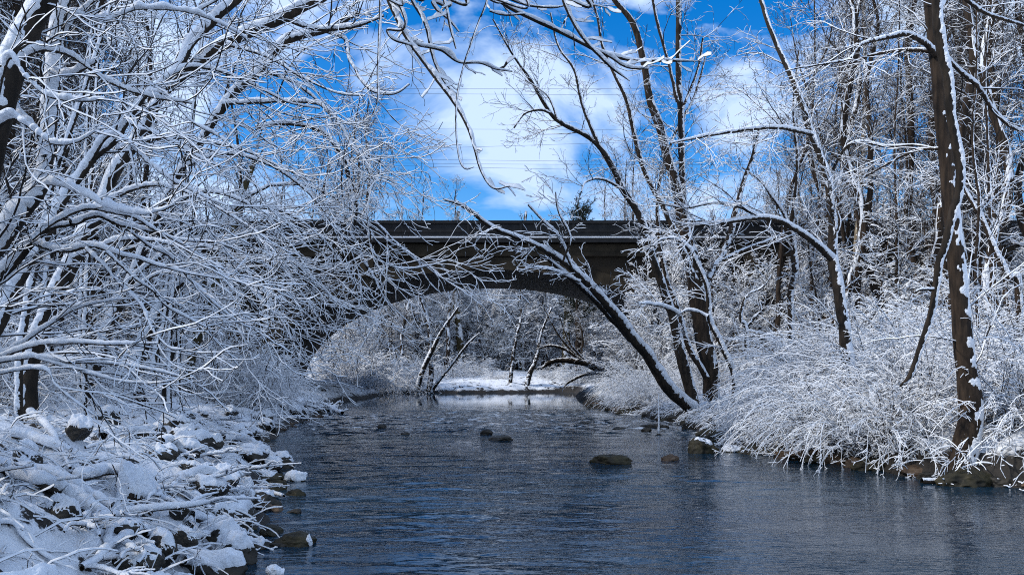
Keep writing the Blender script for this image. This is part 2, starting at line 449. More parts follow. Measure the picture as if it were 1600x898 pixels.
def limb_line(px, Y0, Y1=None, ground_end=False, dx=0.0, Ys=None):
    """photo-traced limb, base first: (x, y, width) in photo pixels at its own distance"""
    Y1 = Y0 if Y1 is None else Y1
    n = len(px)
    out = []
    for k, (x, y, w) in enumerate(px):
        Y = Ys[k] if Ys else Y0 + (Y1 - Y0)*k/(n-1)
        p = P(x, y, Y)
        w_ = w*(WF + (0.3 + 0.66*WF - WF + 0.03)*min(max((w - 10)/22.0, 0), 1))      # the photo width includes the snow
        out.append([*p, max(0.5*w_*Y/F, 0.0015)])
    if ground_end:
        p = list(out[0])
        x = p[0] + dx
        out.insert(0, [x, p[1], gz(x, p[1]) - 0.15, p[3]*1.25])
    return np.array(out)
def hit(px, py):
    """distance at which the sight line through a photo pixel meets the ground"""
    Yv = np.arange(3.0, 60, 0.03)
    g = ground((px-800.0)/F*Yv, Yv)
    k = np.nonzero(CAMZ + (HZ-py)/F*Yv <= np.maximum(g, 0))[0]
    return float(Yv[k[0]]) if len(k) else 60.0
class Buf:
    def __init__(s): s.V, s.Q, s.n = [], [], 0
    def add(s, V, Q):
        s.V.append(V); s.Q.append(Q + s.n); s.n += len(V)
    def build(s, name, mat, parent, smooth=True, loc=None):
        if not s.V: return None
        return make_mesh(name, np.concatenate(s.V), np.concatenate(s.Q), mat, parent, smooth, loc)
def limb_mesh(line, bark, snow, step=None, sides=14, sth=0.02, cover=1.0, sd=None, seed=0, rag=0.55, lump=1.0, gnarl=0.10, base=None):
    """one tapering limb: a bark tube and a ragged, lumpy snow shell along its upper side"""
    L_ = np.linalg.norm(np.diff(line[:, :3], axis=0), axis=1).sum()
    rm = line[:, 3].mean()
    step = step or max(0.010, rm*0.22)
    if rm > 0.09: sides = 40
    n = int(np.clip(L_/step, 8, 700))
    c = catmull(line, n)
    C, R = c[:, :3], np.maximum(c[:, 3], 0.0012)
    if base is not None: C = C - base
    C = C + (R*0.22)[:, None]*np.stack([vnoise(np.stack([np.arange(n)*step/(rm*6+.02), np.full(n, s+seed*1.7), np.zeros(n)], -1), 5) for s in (0.1, 3.3, 7.7)], -1)
    tn, u, v, h = frames(C, sd)
    a = np.linspace(0, 2*np.pi, sides, endpoint=False)
    D = u[:, None, :]*np.cos(a)[None, :, None] + v[:, None, :]*np.sin(a)[None, :, None]
    nz = fbm((C[:, None, :] + D*R[:, None, None])/(rm*1.6 + 0.01)*np.array([1, 1, 0.5]), 2, seed+3)
    rg = 0
    if sides == 40:                                   # furrowed plates of old bark
        ln_ = np.arange(n)*L_/n
        q_ = np.stack([np.cos(a)[None, :]*5.5 + 0*ln_[:, None], np.sin(a)[None, :]*5.5 + 0*ln_[:, None], 2.2*ln_[:, None] + 0*a[None, :]], -1)
        rg = 0.05*np.abs(fbm(q_, 2, seed+41))
    Vb = C[:, None, :] + D*(R[:, None]*(1 + gnarl*nz + rg))[..., None]
    idx = np.arange(n*sides).reshape(n, sides)
    nx = np.roll(idx, -1, axis=1)
    Qb = np.stack([idx[:-1], nx[:-1], nx[1:], idx[1:]], -1).reshape(-1, 4)
    Vb = np.concatenate([Vb.reshape(-1, 3), C[-1:] + tn[-1:]*R[-1]*0.5])
    Qe = np.stack([idx[-1], nx[-1], np.full(sides, n*sides), np.full(sides, n*sides)], -1)
    bark.add(Vb, Qb)
    # snow
    ss = 31 if sides >= 12 else 15
    a = np.linspace(-2.0, 2.0, ss)
    D = u[:, None, :]*np.cos(a)[None, :, None] + v[:, None, :]*np.sin(a)[None, :, None]
    pos = (C[:, None, :] + D*R[:, None, None])
    nz = fbm(pos/(rm*0.9 + 0.012), 3, seed+11)
    nz = nz + 0.5*fbm(pos/(rm*0.35 + 0.008), 2, seed+29)
    if rm > 0.05: nz = nz + 0.55*fbm(pos/0.035, 2, seed+23)
    lm = fbm(C/(rm*3.0 + 0.03), 2, seed+17)[:, None]
    hh = np.clip(h, 0, 1)[:, None]
    thr = (0.95 - 1.15*hh*cover)
    mask = np.cos(a)[None, :] - thr + rag*nz*(1.1 - 0.6*hh) + 0.3*lm*(1 - hh)
    thick = (np.clip(R/rm, 0.25, 1.15)[:, None]*sth*np.clip(hh*1.15 - 0.05, 0.12, 1)*(1 + 0.45*lump*lm))
    mp_ = np.clip(mask, 0, 1)
    off = np.where(mask > 0, thick*np.minimum(mp_*2.2, 1)**0.8*np.clip(0.35 + np.cos(a*0.75), 0.2, 1.2)[None, :], np.clip(mask, -1, 0)*0.55*R[:, None])
    bk = fbm(pos/(rm*1.6 + 0.01)*np.array([1, 1, 0.5]), 2, seed+3)
    Vs = C[:, None, :] + D*(R[:, None]*(1 + gnarl*bk) + off)[..., None]
    # snow sits piled straight up, not radially
    Vs = Vs + u[:, None, :]*(np.clip(mask, 0, 1)*thick*0.35)[..., None]
    idx = np.arange(n*ss).reshape(n, ss)
    Q = np.stack([idx[:-1, :-1], idx[:-1, 1:], idx[1:, 1:], idx[1:, :-1]], -1)
    mk = mask > 0
    keep = mk[:-1, :-1] | mk[:-1, 1:] | mk[1:, 1:] | mk[1:, :-1]
    if keep.any():
        snow.add(Vs.reshape(-1, 3), Q[keep])
    return c

def grow(Pp, R, dens=None, nfix=None, t=(0.1, 0.98), length=(0.4, 0.9), ang=(25, 60), K=7, trop=(0, 0, 0), tip=None, wig=0.16, rr=0.6, taper=0.3, rmin=0.0015, lfall=0.45):
    """side shoots on a set of parent branches (N,K,3): all of a level at once"""
    Nn, K0 = R.shape
    Ls = np.linalg.norm(np.diff(Pp, axis=1), axis=2).sum(1)
    cnt = np.full(Nn, nfix) if nfix is not None else np.floor(Ls*dens + rng.random(Nn)).astype(int)
    idx = np.repeat(np.arange(Nn), cnt)
    m = len(idx)
    if m == 0: return np.zeros((0, K, 3)), np.zeros((0, K))
    tt = rng.uniform(t[0], t[1], m)
    fk = tt*(K0-1)
    i = np.minimum(fk.astype(int), K0-2); f = (fk-i)[:, None]
    A, B = Pp[idx, i], Pp[idx, i+1]
    base = A*(1-f) + B*f
    tn = nrm(B - A)
    r0 = (R[idx, i]*(1-f[:, 0]) + R[idx, i+1]*f[:, 0])
    rn = rng.normal(size=(m, 3))
    pe = nrm(rn - (rn*tn).sum(1, keepdims=True)*tn)
    an = np.radians(rng.uniform(ang[0], ang[1], m))[:, None]
    d = np.cos(an)*tn + np.sin(an)*pe
    ln = rng.uniform(length[0], length[1], m)*(1 - lfall*tt)
    st = (ln/(K-1))[:, None]
    trop = np.asarray(trop, float); tip = trop if tip is None else np.asarray(tip, float)
    out = np.zeros((m, K, 3)); out[:, 0] = base
    bend = rng.normal(size=(m, 3))*wig*0.5
    for k in range(1, K):
        s = (k-1)/max(K-2, 1)
        d = nrm(d + trop*(1-s) + tip*s + bend + wig*rng.normal(size=(m, 3)))
        out[:, k] = out[:, k-1] + d*st
    rb = np.maximum(np.minimum(r0*rr, 0.0085*ln + 0.001), rmin)
    rad = np.maximum(rb[:, None]*np.linspace(1, taper, K)[None, :], rmin)
    return out, rad
def twig_mesh(Pp, R, bark, snow, sth=0.008, bare=0.25, base=None, vis=0.12):
    """thin shoots: three lower faces of bark, two upper faces of snow"""
    if len(Pp) == 0: return
    Nn, K = R.shape
    C = Pp if base is None else Pp - base
    tn, u, v, h = frames(C)
    hs_ = np.clip((h - vis)/(0.8 - vis), 0, 1)
    lump = 0.35 + 1.15*rng.random((Nn, K))
    top = (R*0.8 + (sth*lump + R*0.3)*hs_)
    top[:, -1] *= 0.7
    side = R*(1 + 0.25*hs_)
    low = np.where(hs_ > 0.4, 0.38*R, 0.3*R)
    e = 1.0
    V = np.stack([C + v*side[..., None]*e + u*low[..., None], C + u*top[..., None], C - v*side[..., None]*e + u*low[..., None], C - u*R[..., None]], 2)
    idx = np.arange(Nn*K*4).reshape(Nn, K, 4)
    nx = np.roll(idx, -1, axis=2)
    Q = np.stack([idx[:, :-1], nx[:, :-1], nx[:, 1:], idx[:, 1:]], -1)       # N,K-1,4,4
    hm_ = 0.5*(h[:, 1:] + h[:, :-1])
    sn = (hm_ + 0.75*(rng.random(hm_.shape)-0.5)) > bare
    sn4 = np.zeros(sn.shape + (4,), bool)
    sn4[..., 0] = sn; sn4[..., 1] = sn
    V = V.reshape(-1, 3)
    if sn4.any(): snow.add(V, Q[sn4])
    bark.add(V, Q[~sn4])
def as_parents(lines, K=28):
    Pp, R = [], []
    for l in lines:
        c = catmull(l, K)
        Pp.append(c[:, :3]); R.append(c[:, 3])
    return np.array(Pp), np.array(R)

NT = {'tri': 0}
def build_tree(name, label, cat, trunks, limbs, levels, bark=None, twig=None, group=None, sth=0.02, cover=1.0, sd=None, tsth=0.008, seed=0, shoots_from=None, rag=0.55, base=None, bare=0.25, sides=14, lump=1.0):
    """trunks, limbs: (n,4) lines, base first; levels: kwargs for grow, one per order"""
    bark = bark or M_BARK; twig = twig or M_TWIG
    b0 = np.array(base) if base is not None else trunks[0][0, :3].copy()
    root = thing(name, label, cat, b0, group)
    for k, (nm, lst) in enumerate((('trunk', trunks), ('limb', limbs))):
        for j, l in enumerate(lst):
            B, S = Buf(), Buf()
            limb_mesh(l, B, S, sth=sth if k == 0 else sth*0.9, cover=cover, sd=sd, seed=seed+j*7+k*31, rag=rag, base=b0, sides=sides if k == 0 else max(8, sides-4), lump=lump)
            o = B.build(nm, bark, root)
            S.build('snow_cover', M_SNOW, o)
    if levels:
        src = shoots_from if shoots_from is not None else (trunks + limbs)
        Pp, R = as_parents(src)
        B, S = Buf(), Buf()
        for kw in levels:
            kw = dict(kw); ts = kw.pop('sth', tsth); again = kw.pop('stay', False)
            P2, R2 = grow(Pp, R, **kw)
            twig_mesh(P2, R2, B, S, sth=ts, base=b0, bare=bare)
            if not again: Pp, R = P2, R2
        cr_ = B.build('crown', twig, root)
        if cr_ is not None: S.build('snow_cover', M_TSNOW, cr_)
    return root
# ------------------------------------------------------------------ generic trees that get copied
def gen_tree(name, label, cat, h, r, seed, n1=22, l1=(2.2, 4.4), lean=(0, 0), dens2=2.0, dens3=2.6, l2=(0.8, 1.7), l3=(0.35, 0.8), t0=0.22, up=0.10, sth=0.012, bare=0.3, bark=None, twig=None, rmin=0.006, group=None, dens4=0, cover=0.6):
    global rng
    rng = np.random.default_rng(seed)
    z = np.linspace(-0.3, h, 9)
    w = np.cumsum(rng.normal(size=(9, 2))*0.24, axis=0)*h/16
    tr = np.stack([w[:, 0] + lean[0]*np.clip(z/h, 0, 1)**1.3, w[:, 1] + lean[1]*np.clip(z/h, 0, 1)**1.3, z, r*(1 - 0.86*np.clip(z/h, 0, 1)) + r*0.35*np.exp(-np.clip(z, 0, 9)*2.2)], 1)
    tr[:, :2] -= tr[1, :2]
    root = thing(name, label, cat, (0, 0, 0), group)
    B, S = Buf(), Buf()
    limb_mesh(tr, B, S, step=0.22, sides=10, sth=0.015, cover=cover, seed=seed, rag=0.8)
    o = B.build('trunk', bark or M_BARKB, root); S.build('snow_cover', M_TSNOW, o)
    Pp, R = as_parents([tr], 24)
    B, S = Buf(), Buf()
    L1, R1 = grow(Pp, R, nfix=n1, t=(t0, 0.99), length=l1, ang=(30, 72), K=9, trop=(0, 0, up), tip=(0, 0, up*0.4), wig=0.15, rr=0.5, rmin=rmin*1.5, taper=0.3, lfall=0.55)
    twig_mesh(L1, R1, B, S, sth=sth*1.4, bare=bare)
    L2, R2 = grow(np.concatenate([L1]), np.concatenate([R1]), dens=dens2, t=(0.12, 1), length=l2, ang=(28, 65), K=7, trop=(0, 0, up*0.5), tip=(0, 0, 0.05), wig=0.17, rr=0.6, rmin=rmin*1.1, taper=0.5)
    twig_mesh(L2, R2, B, S, sth=sth*1.1, bare=bare)
    L3, R3 = grow(L2, R2, dens=dens3, t=(0.1, 1), length=l3, ang=(25, 60), K=5, trop=(0, 0, 0.02), wig=0.2, rr=0.6, rmin=rmin, taper=0.7)
    twig_mesh(L3, R3, B, S, sth=sth, bare=bare)
    if dens4:
        L4, R4 = grow(L3, R3, dens=dens4, t=(0.1, 1), length=(0.12, 0.35), ang=(25, 60), K=4, trop=(0, 0, 0.02), wig=0.2, rr=0.7, rmin=rmin*0.9, taper=0.8)
        twig_mesh(L4, R4, B, S, sth=sth, bare=bare)
    o = B.build('crown', twig or M_TWIGB, root); S.build('snow_cover', M_TSNOW, o)
    return root
def gen_shrub(name, label, cat, seed, n=60, ln=(1.4, 2.4), spread=0.5, up=0.75, droop=-0.14, dens2=4.6, dens3=9.0, l2=(0.2, 0.55), l3=(0.06, 0.18), sth=0.0105, rmin=0.0030, bare=0.22, out=0.6, group=None, twig=None, dens4=0):
    global rng
    rng = np.random.default_rng(seed)
    a = rng.uniform(0, 2*np.pi, n); rr_ = spread*np.sqrt(rng.random(n))
    d = nrm(np.stack([np.cos(a)*out + rng.normal(size=n)*0.35, np.sin(a)*out + rng.normal(size=n)*0.35, np.full(n, up) + 0.25*rng.normal(size=n)], 1))
    K = 10
    L1 = np.zeros((n, K, 3)); L1[:, 0] = np.stack([np.cos(a)*rr_, np.sin(a)*rr_, np.full(n, -0.1)], 1)
    st = (rng.uniform(ln[0], ln[1], n)/(K-1))[:, None]
    for k in range(1, K):
        d = nrm(d + np.array([0, 0, droop])*(0.4 + 1.2*k/K) + 0.09*rng.normal(size=(n, 3)))
        L1[:, k] = L1[:, k-1] + d*st
    R1 = np.maximum(0.0075*np.linspace(1, 0.35, K)[None]*rng.uniform(0.6, 1.3, (n, 1)), rmin)
    root = thing(name, label, cat, (0, 0, 0), group)
    B, S = Buf(), Buf()
    twig_mesh(L1, R1, B, S, sth=sth*1.3, bare=bare)
    o = B.build('stems', twig or M_TWIGB, root); S.build('snow_cover', M_TSNOW, o)
    B, S = Buf(), Buf()
    L2, R2 = grow(L1, R1, dens=dens2, t=(0.15, 1), length=l2, ang=(20, 55), K=6, trop=(0, 0, droop*0.9), wig=0.26, rr=0.65, rmin=rmin, taper=0.6)
    twig_mesh(L2, R2, B, S, sth=sth, bare=bare)
    L3, R3 = grow(L2, R2, dens=dens3, t=(0.1, 1), length=l3, ang=(20, 60), K=4, trop=(0, 0, droop*0.5), wig=0.26, rr=0.7, rmin=rmin*0.85, taper=0.8)
    twig_mesh(L3, R3, B, S, sth=sth*0.9, bare=bare)
    o = B.build('twigs', twig or M_TWIGB, root); S.build('snow_cover', M_TSNOW, o)
    return root
def scatter(protos, spots, label, group, smin=0.85, smax=1.15, seed=1, zoff=-0.05, labels=None):
    r = np.random.default_rng(seed)
    used = set()
    for k, s in enumerate(spots):
        x, y = s[0], s[1]
        sc = (s[2] if len(s) > 2 else 1.0)*r.uniform(smin, smax)
        p = protos[(int(s[3]) if len(s) > 3 else r.integers(len(protos)))]
        rot = r.uniform(0, 6.28)
        loc = (x, y, gz(x, y) + zoff)
        lb = labels[k] if labels else label
        if id(p) not in used and p.location.length == 0 and p.get('placed') is None:
            used.add(id(p)); o = p; o.location = loc; o.rotation_euler = (0, 0, rot); o.scale = (sc, sc, sc)
            o['label'] = lb; o['group'] = group
            PEND.append((p,))
        else:
            o = dup(p, loc, rot, sc, lb, group)
PEND = []

# --- woods behind the bridge
far_v = [gen_tree('bare_tree', 'x', 'tree', 19, 0.22, 101, n1=30, l1=(3.0, 6.0), dens2=3.6, dens3=4.6, dens4=3.6, rmin=0.0080, sth=0.006, bare=0.55),
         gen_tree('bare_tree', 'x', 'tree', 22, 0.26, 102, n1=32, l1=(3.0, 6.5), dens2=3.6, dens3=4.6, dens4=3.6, rmin=0.0080, sth=0.006, bare=0.55, lean=(1.5, 0)),
         gen_tree('bare_tree', 'x', 'tree', 16, 0.20, 103, n1=30, l1=(3.0, 5.5), dens2=3.6, dens3=4.6, dens4=3.6, rmin=0.0080, sth=0.006, bare=0.55, t0=0.12),
         gen_tree('bare_tree', 'x', 'tree', 20, 0.20, 104, n1=28, l1=(2.5, 5.0), dens2=3.6, dens3=4.6, dens4=3.6, rmin=0.0080, sth=0.006, bare=0.55, lean=(-1.2, 0.5))]
sap_v = [gen_tree('bare_sapling', 'x', 'tree', 7.0, 0.07, 111, n1=34, l1=(1.6, 3.2), dens2=4.2, dens3=6.0, dens4=4.0, l2=(0.5, 1.1), l3=(0.2, 0.5), t0=0.06, up=0.03, rmin=0.006, sth=0.022, bare=0.06),
         gen_tree('bare_sapling', 'x', 'tree', 8.5, 0.09, 112, n1=36, l1=(1.8, 3.6), dens2=4.2, dens3=6.0, dens4=4.0, l2=(0.5, 1.2), l3=(0.2, 0.5), t0=0.05, up=0.02, rmin=0.006, sth=0.022, bare=0.06, lean=(1.2, -0.6)),
         gen_tree('bare_sapling', 'x', 'tree', 5.5, 0.06, 113, n1=34, l1=(1.4, 2.8), dens2=4.2, dens3=6.0, dens4=4.0, l2=(0.5, 1.0), l3=(0.2, 0.45), t0=0.04, up=0.0, rmin=0.006, sth=0.022, bare=0.06, lean=(-0.8, -0.5))]
r = np.random.default_rng(5)
spots = []
for k in range(84):                       # beyond the bridge: low in the middle, tall at the sides
    Y = r.uniform(58, 125)
    px = r.uniform(1010, 1800) if k < 55 else (r.uniform(250, 520) if k < 64 else r.uniform(520, 1060))
    if k >= 64: Y = r.uniform(80, 125)
    x = (px-800)/F*Y
    mid = math.exp(-((px-790)/190)**2)
    hmax = (1.0 - 0.42*mid)
    spots.append((x, Y, hmax))
for px, Y, s_ in ((545, 62, 0.95), (590, 66, 0.92), (628, 60, 0.80), (660, 70, 0.85), (700, 64, 0.66), (735, 72, 0.62), (850, 68, 0.62), (905, 63, 0.66), (945, 70, 0.8), (985, 62, 0.85), (520, 70, 1.0), (570, 78, 1.0)):
    spots.append(((px-800)/F*Y, Y, s_))
scatter(far_v, spots, 'tall bare tree dusted with snow in the woods beyond the bridge', 'bare trees in the woods beyond the bridge', seed=2)
spots = []
for k in range(150):
    Y = r.uniform(56, 92)
    x = r.uniform(-13, 12)*Y/60
    if -9 < x < 6 and Y < 67: Y += 11
    spots.append((x, Y, 1.0))
for k in range(90):
    Y = r.uniform(66, 100); spots.append(((r.uniform(530, 1010)-800)/F*Y, Y, 0.9 + 0.5*(Y-66)/34))
for k in range(40):
    Y = r.uniform(52, 70); s_ = r.choice([-1, 1])
    spots.append((s_*r.uniform(9, 30), Y, 1.1))
scatter(sap_v, spots, 'snow-laden bare sapling in the thicket beyond the bridge', 'snow-laden saplings beyond the bridge', seed=3, smin=0.75, smax=1.25)

# --- woods on the near side of the bridge
brown_v = [gen_tree('bare_tree', 'x', 'tree', 17, 0.15, 131, n1=32, l1=(1.8, 3.8), dens2=3.4, dens3=4.4, dens4=3.4, rmin=0.0046, sth=0.0022, cover=0.35, bare=0.62),
           gen_tree('bare_tree', 'x', 'tree', 15, 0.12, 132, n1=30, l1=(1.8, 3.6), dens2=3.6, dens3=4.4, dens4=3.4, rmin=0.0046, sth=0.0022, cover=0.35, bare=0.62, lean=(-1.4, -0.5)),
           gen_tree('bare_tree', 'x', 'tree', 19, 0.13, 133, n1=28, l1=(1.6, 3.4), dens2=3.6, dens3=4.4, dens4=3.4, rmin=0.0046, sth=0.0022, cover=0.35, bare=0.65, t0=0.3)]
mid_v = [gen_tree('bare_tree', 'x', 'tree', 17, 0.15, 121, n1=30, l1=(2.0, 4.2), dens2=3.6, dens3=4.6, dens4=3.6, rmin=0.0056, sth=0.0045, bare=0.5, cover=0.45),
         gen_tree('bare_tree', 'x', 'tree', 15, 0.13, 122, n1=30, l1=(2.0, 4.0), dens2=3.6, dens3=4.6, dens4=3.6, rmin=0.0056, sth=0.0045, bare=0.5, cover=0.45, lean=(1.6, -0.5)),
         gen_tree('bare_tree', 'x', 'tree', 18, 0.12, 123, n1=26, l1=(1.8, 3.6), dens2=3.6, dens3=4.6, dens4=3.6, rmin=0.0056, sth=0.0045, bare=0.5, cover=0.452, t0=0.3)]
spots = [(-24, 33), (-20, 35), (-16.5, 34), (-13.5, 31), (-22, 28), (-18, 27.5), (-14.5, 26), (-11, 33.5), (-25, 24), (-20, 21.5), (-16, 22), (-12.2, 22.5), (-17.5, 17.5), (-13.2, 18.2), (-14.5, 14), (-11.2, 14.8)]
r = np.random.default_rng(15)
for k in range(44):
    Y = r.uniform(13, 36.5); spots.append((-0.30*Y - 3.5 - r.random()*(0.42*Y + 3), Y))
for k in range(26):  # left woods carried on outside the frame, added to shade the bank
    Y = r.uniform(-6, 14); spots.append((-9.5 - 0.35*max(Y, 0) - r.random()*14, Y))
for k in range(14): spots.append((r.uniform(-48, -24), r.uniform(8, 36)))
scatter(mid_v, spots, 'bare tree standing among the others on the left bank woods', 'bare trees in the left bank woods', seed=4)
spots = [(10.5, 33), (13.2, 35), (16, 32), (18.5, 34.5), (21, 32), (24.5, 34), (14.8, 28), (19, 27), (23, 27.5), (17.3, 23.5), (20.5, 22), (11.8, 26.5), (15.3, 20), (26, 24)]
for k in range(34):
    Y = r.uniform(20, 36.5); spots.append((0.16*Y + 4 + r.random()*(0.5*Y), Y))
scatter(brown_v, spots, 'slim bare tree in the woods between right bank bushes and bridge', 'slim bare trees on the right bank before the bridge', seed=6)
spots = [(-12, 35), (-15, 30.5), (-11, 27), (-18, 24), (-13, 24), (-11, 19), (-15.5, 19), (-20, 31), (-13.5, 16), (-10.3, 16.2)]
for k in range(10):
    Y = r.uniform(14, 36); spots.append((XL(Y) - 3.4 - r.random()*(0.38*Y + 1), Y))
scatter(sap_v, spots, 'dense snow-laden sapling in the undergrowth on the left bank', 'snow-laden saplings on the left bank', seed=7, smin=0.55, smax=0.9)
spots = [((px_-800)/F*Y_, Y_) for px_, Y_ in ((1000, 35), (1030, 34), (1060, 36), (1090, 34.5), (1125, 35.5), (1160, 34), (1200, 35.5), (1240, 34))]
spots += [(8.2, 33), (10.5, 30), (13, 30.5), (9.6, 26), (16, 29), (19, 30.5), (12.2, 23.5), (22, 30), (16, 25), (7.0, 30)]
for k in range(5):
    Y = r.uniform(24, 36.5); spots.append((0.18*Y + 3 + r.random()*0.45*Y, Y))
scatter(sap_v, spots, 'snow-laden sapling among the bushes on the right bank', 'snow-laden saplings on the right bank', seed=8, smin=0.45, smax=0.75)

# --- evergreen behind the parapet
rng = np.random.default_rng(77)
M_NEEDLE = noise_mat('evergreen_needles', (0.010, 0.014, 0.008), (0.035, 0.042, 0.022), 3, 0.8, 4)
ev = thing('evergreen_tree', 'dark evergreen crown rising behind the parapet of the bridge', 'tree', (5.1, 64, gz(5.1, 64)))
tr = np.array([[0, 0, -0.3, 0.25], [0, 0, 5, 0.2], [0.1, 0, 9, 0.14], [0.1, 0, 12.6, 0.06]])
B, S = Buf(), Buf(); limb_mesh(tr, B, S, step=0.3, sides=8, cover=0.3); B.build('trunk', M_BARKB, ev)
Pp, R = as_parents([tr], 24); B, S = Buf(), Buf()
L1, R1 = grow(Pp, R, nfix=170, t=(0.3, 1), length=(1.3, 2.3), ang=(25, 85), K=7, trop=(0, 0, 0.06), wig=0.16, rmin=0.02, lfall=0.25)
L2, R2 = grow(L1, R1, dens=7, t=(0.1, 1), length=(0.3, 0.7), ang=(25, 60), K=4, trop=(0, 0, 0.05), rmin=0.012)
L3, R3 = grow(L2, R2, dens=14, t=(0.0, 1), length=(0.1, 0.22), ang=(25, 70), K=3, rmin=0.010)
for a_, b_ in ((L1, R1), (L2, R2), (L3, R3)): twig_mesh(a_, b_, B, B, sth=0.0)
B.build('crown', M_NEEDLE, ev)

# --- three dark trunks and a low limb seen through the arch
def far_trunk(px, Y, label, name='bare_tree', bark=None, lv=None, sth=0.03, limbs=(), ground_end=True, seed=0, cover=0.6):
    return build_tree(name, label, 'tree', [limb_line(px, Y, ground_end=ground_end)], [limb_line(l, Y) for l in limbs], lv, bark=bark or M_BARKB, sth=sth, seed=seed, sides=10, cover=cover)
rng = np.random.default_rng(31)
LVF = [dict(dens=1.3, t=(0.3, 1), length=(1.0, 2.4), ang=(30, 65), K=8, trop=(0, 0, 0.06), rr=0.5, rmin=0.009, sth=0.016), dict(dens=2.6, length=(0.5, 1.1), K=6, rmin=0.007, sth=0.015), dict(dens=3.0, length=(0.25, 0.5), K=4, rmin=0.006, sth=0.014)]
far_trunk([(884, 592, 14), (885, 540, 13), (888, 470, 11), (884, 400, 6), (886, 360, 3)], 66, 'stout brown trunk lit from the side on the far snowy bank', lv=LVF, bark=M_BARKG, seed=1)
far_trunk([(817, 588, 9), (816, 540, 8), (812, 450, 7), (822, 330, 4)], 68, 'brown trunk near the middle of the arch opening on far bank', lv=LVF, bark=M_BARKG, seed=2)
far_trunk([(718, 585, 12), (719, 540, 11), (712, 460, 9), (716, 330, 5)], 67, 'thick brown trunk left of centre under the arch on far bank', lv=LVF, bark=M_BARKG, seed=3)
far_trunk([(796, 610, 7), (800, 570, 6), (806, 530, 5), (815, 490, 4), (812, 440, 3)], 56, 'thin dark upright tree at the far water edge under the arch', lv=LVF, bark=M_BARK, seed=4)
far_trunk([(821, 612, 9), (828, 585, 8), (838, 560, 6), (846, 520, 4), (862, 480, 3)], 56, 'dark slanting tree at the far water edge leaning right', lv=LVF, bark=M_BARK, seed=5)
far_trunk([(652, 605, 9), (662, 575, 8), (676, 545, 7), (692, 515, 5), (716, 480, 3)], 53, 'dark leaning tree on the left shore beyond the arch', lv=LVF, bark=M_BARK, seed=6)
far_trunk([(672, 608, 10), (674, 585, 8), (672, 540, 7), (668, 500, 5), (655, 460, 3)], 54, 'dark upright trunk beside the leaning trees beyond the arch', lv=LVF, bark=M_BARK, seed=7)
far_trunk([(676, 610, 6), (690, 590, 5), (705, 572, 4), (722, 548, 4), (738, 530, 3), (750, 520, 2)], 53.2, 'thin bowed stem curving right from left shore beyond the arch', lv=LVF[1:], bark=M_BARK, seed=8)
far_trunk([(985, 600, 16), (960, 588, 15), (935, 577, 12), (910, 566, 10), (880, 562, 9), (860, 566, 7), (848, 574, 4)], 49, 'dark low tree leaning left over the water under the arch',
          limbs=[[(935, 577, 7), (905, 560, 6), (880, 545, 5), (860, 540, 4), (838, 545, 2)], [(905, 560, 5), (878, 530, 4), (862, 505, 3), (850, 480, 2)], [(945, 582, 7), (915, 585, 5), (890, 596, 4), (880, 605, 2)], [(915, 566, 5), (890, 535, 3), (873, 490, 2)]],
          lv=[dict(dens=1.6, length=(0.6, 1.6), K=7, trop=(-0.05, 0, 0.05), rmin=0.008, sth=0.006), dict(dens=2.5, length=(0.3, 0.7), K=5, rmin=0.007, sth=0.006)], bark=M_BARK, sth=0.012, seed=9, cover=0.2)

spots = [((px_-800)/F*Y_, Y_, s_) for px_, Y_, s_ in ((1000, 36, 0.8), (1045, 35, 0.8), (1085, 36, 0.95), (1140, 36, 0.85), (1205, 36, 0.8))]
scatter(sap_v, spots, 'tall snowy sapling screening the right half of the bridge wall', 'snowy saplings screening the bridge wall', seed=9, smin=0.9, smax=1.1)
# ------------------------------------------------------------------ traced trees, right-hand side
WF = 0.74
rng = np.random.default_rng(41)
def lv(s, trop=(0, 0, 0.05), tip=None, d=(1.6, 2.6, 3.2), sth=0.006, rmin=0.0036, ang=(28, 65), t0=0.15, l=(1.0, 1.0, 1.0)):
    return [dict(dens=1.25*d[0]/s, t=(t0, 1), length=(0.9*s*l[0], 2.1*s*l[0]), ang=ang, K=10, trop=trop, tip=tip, wig=0.13, rr=0.36, rmin=rmin*1.3, sth=sth*1.25),
            dict(dens=2.1*d[1]/s, t=(0.12, 1), length=(0.4*s*l[1], 0.95*s*l[1]), ang=(22, 58), K=8, trop=np.array(trop)*0.7, tip=tip, wig=0.17, rr=0.6, rmin=rmin, sth=sth),
            dict(dens=2.5*d[2]/s, t=(0.1, 1), length=(0.15*s*l[2], 0.42*s*l[2]), ang=(22, 60), K=5, trop=np.array(trop)*0.5, wig=0.22, rr=0.7, rmin=rmin*0.85, sth=sth*0.9)]
SD_R = nrm(np.array([0.55, -0.15, 1.0]))
SD_L = nrm(np.array([-0.35, -0.45, 1.0]))
YR = 24.0
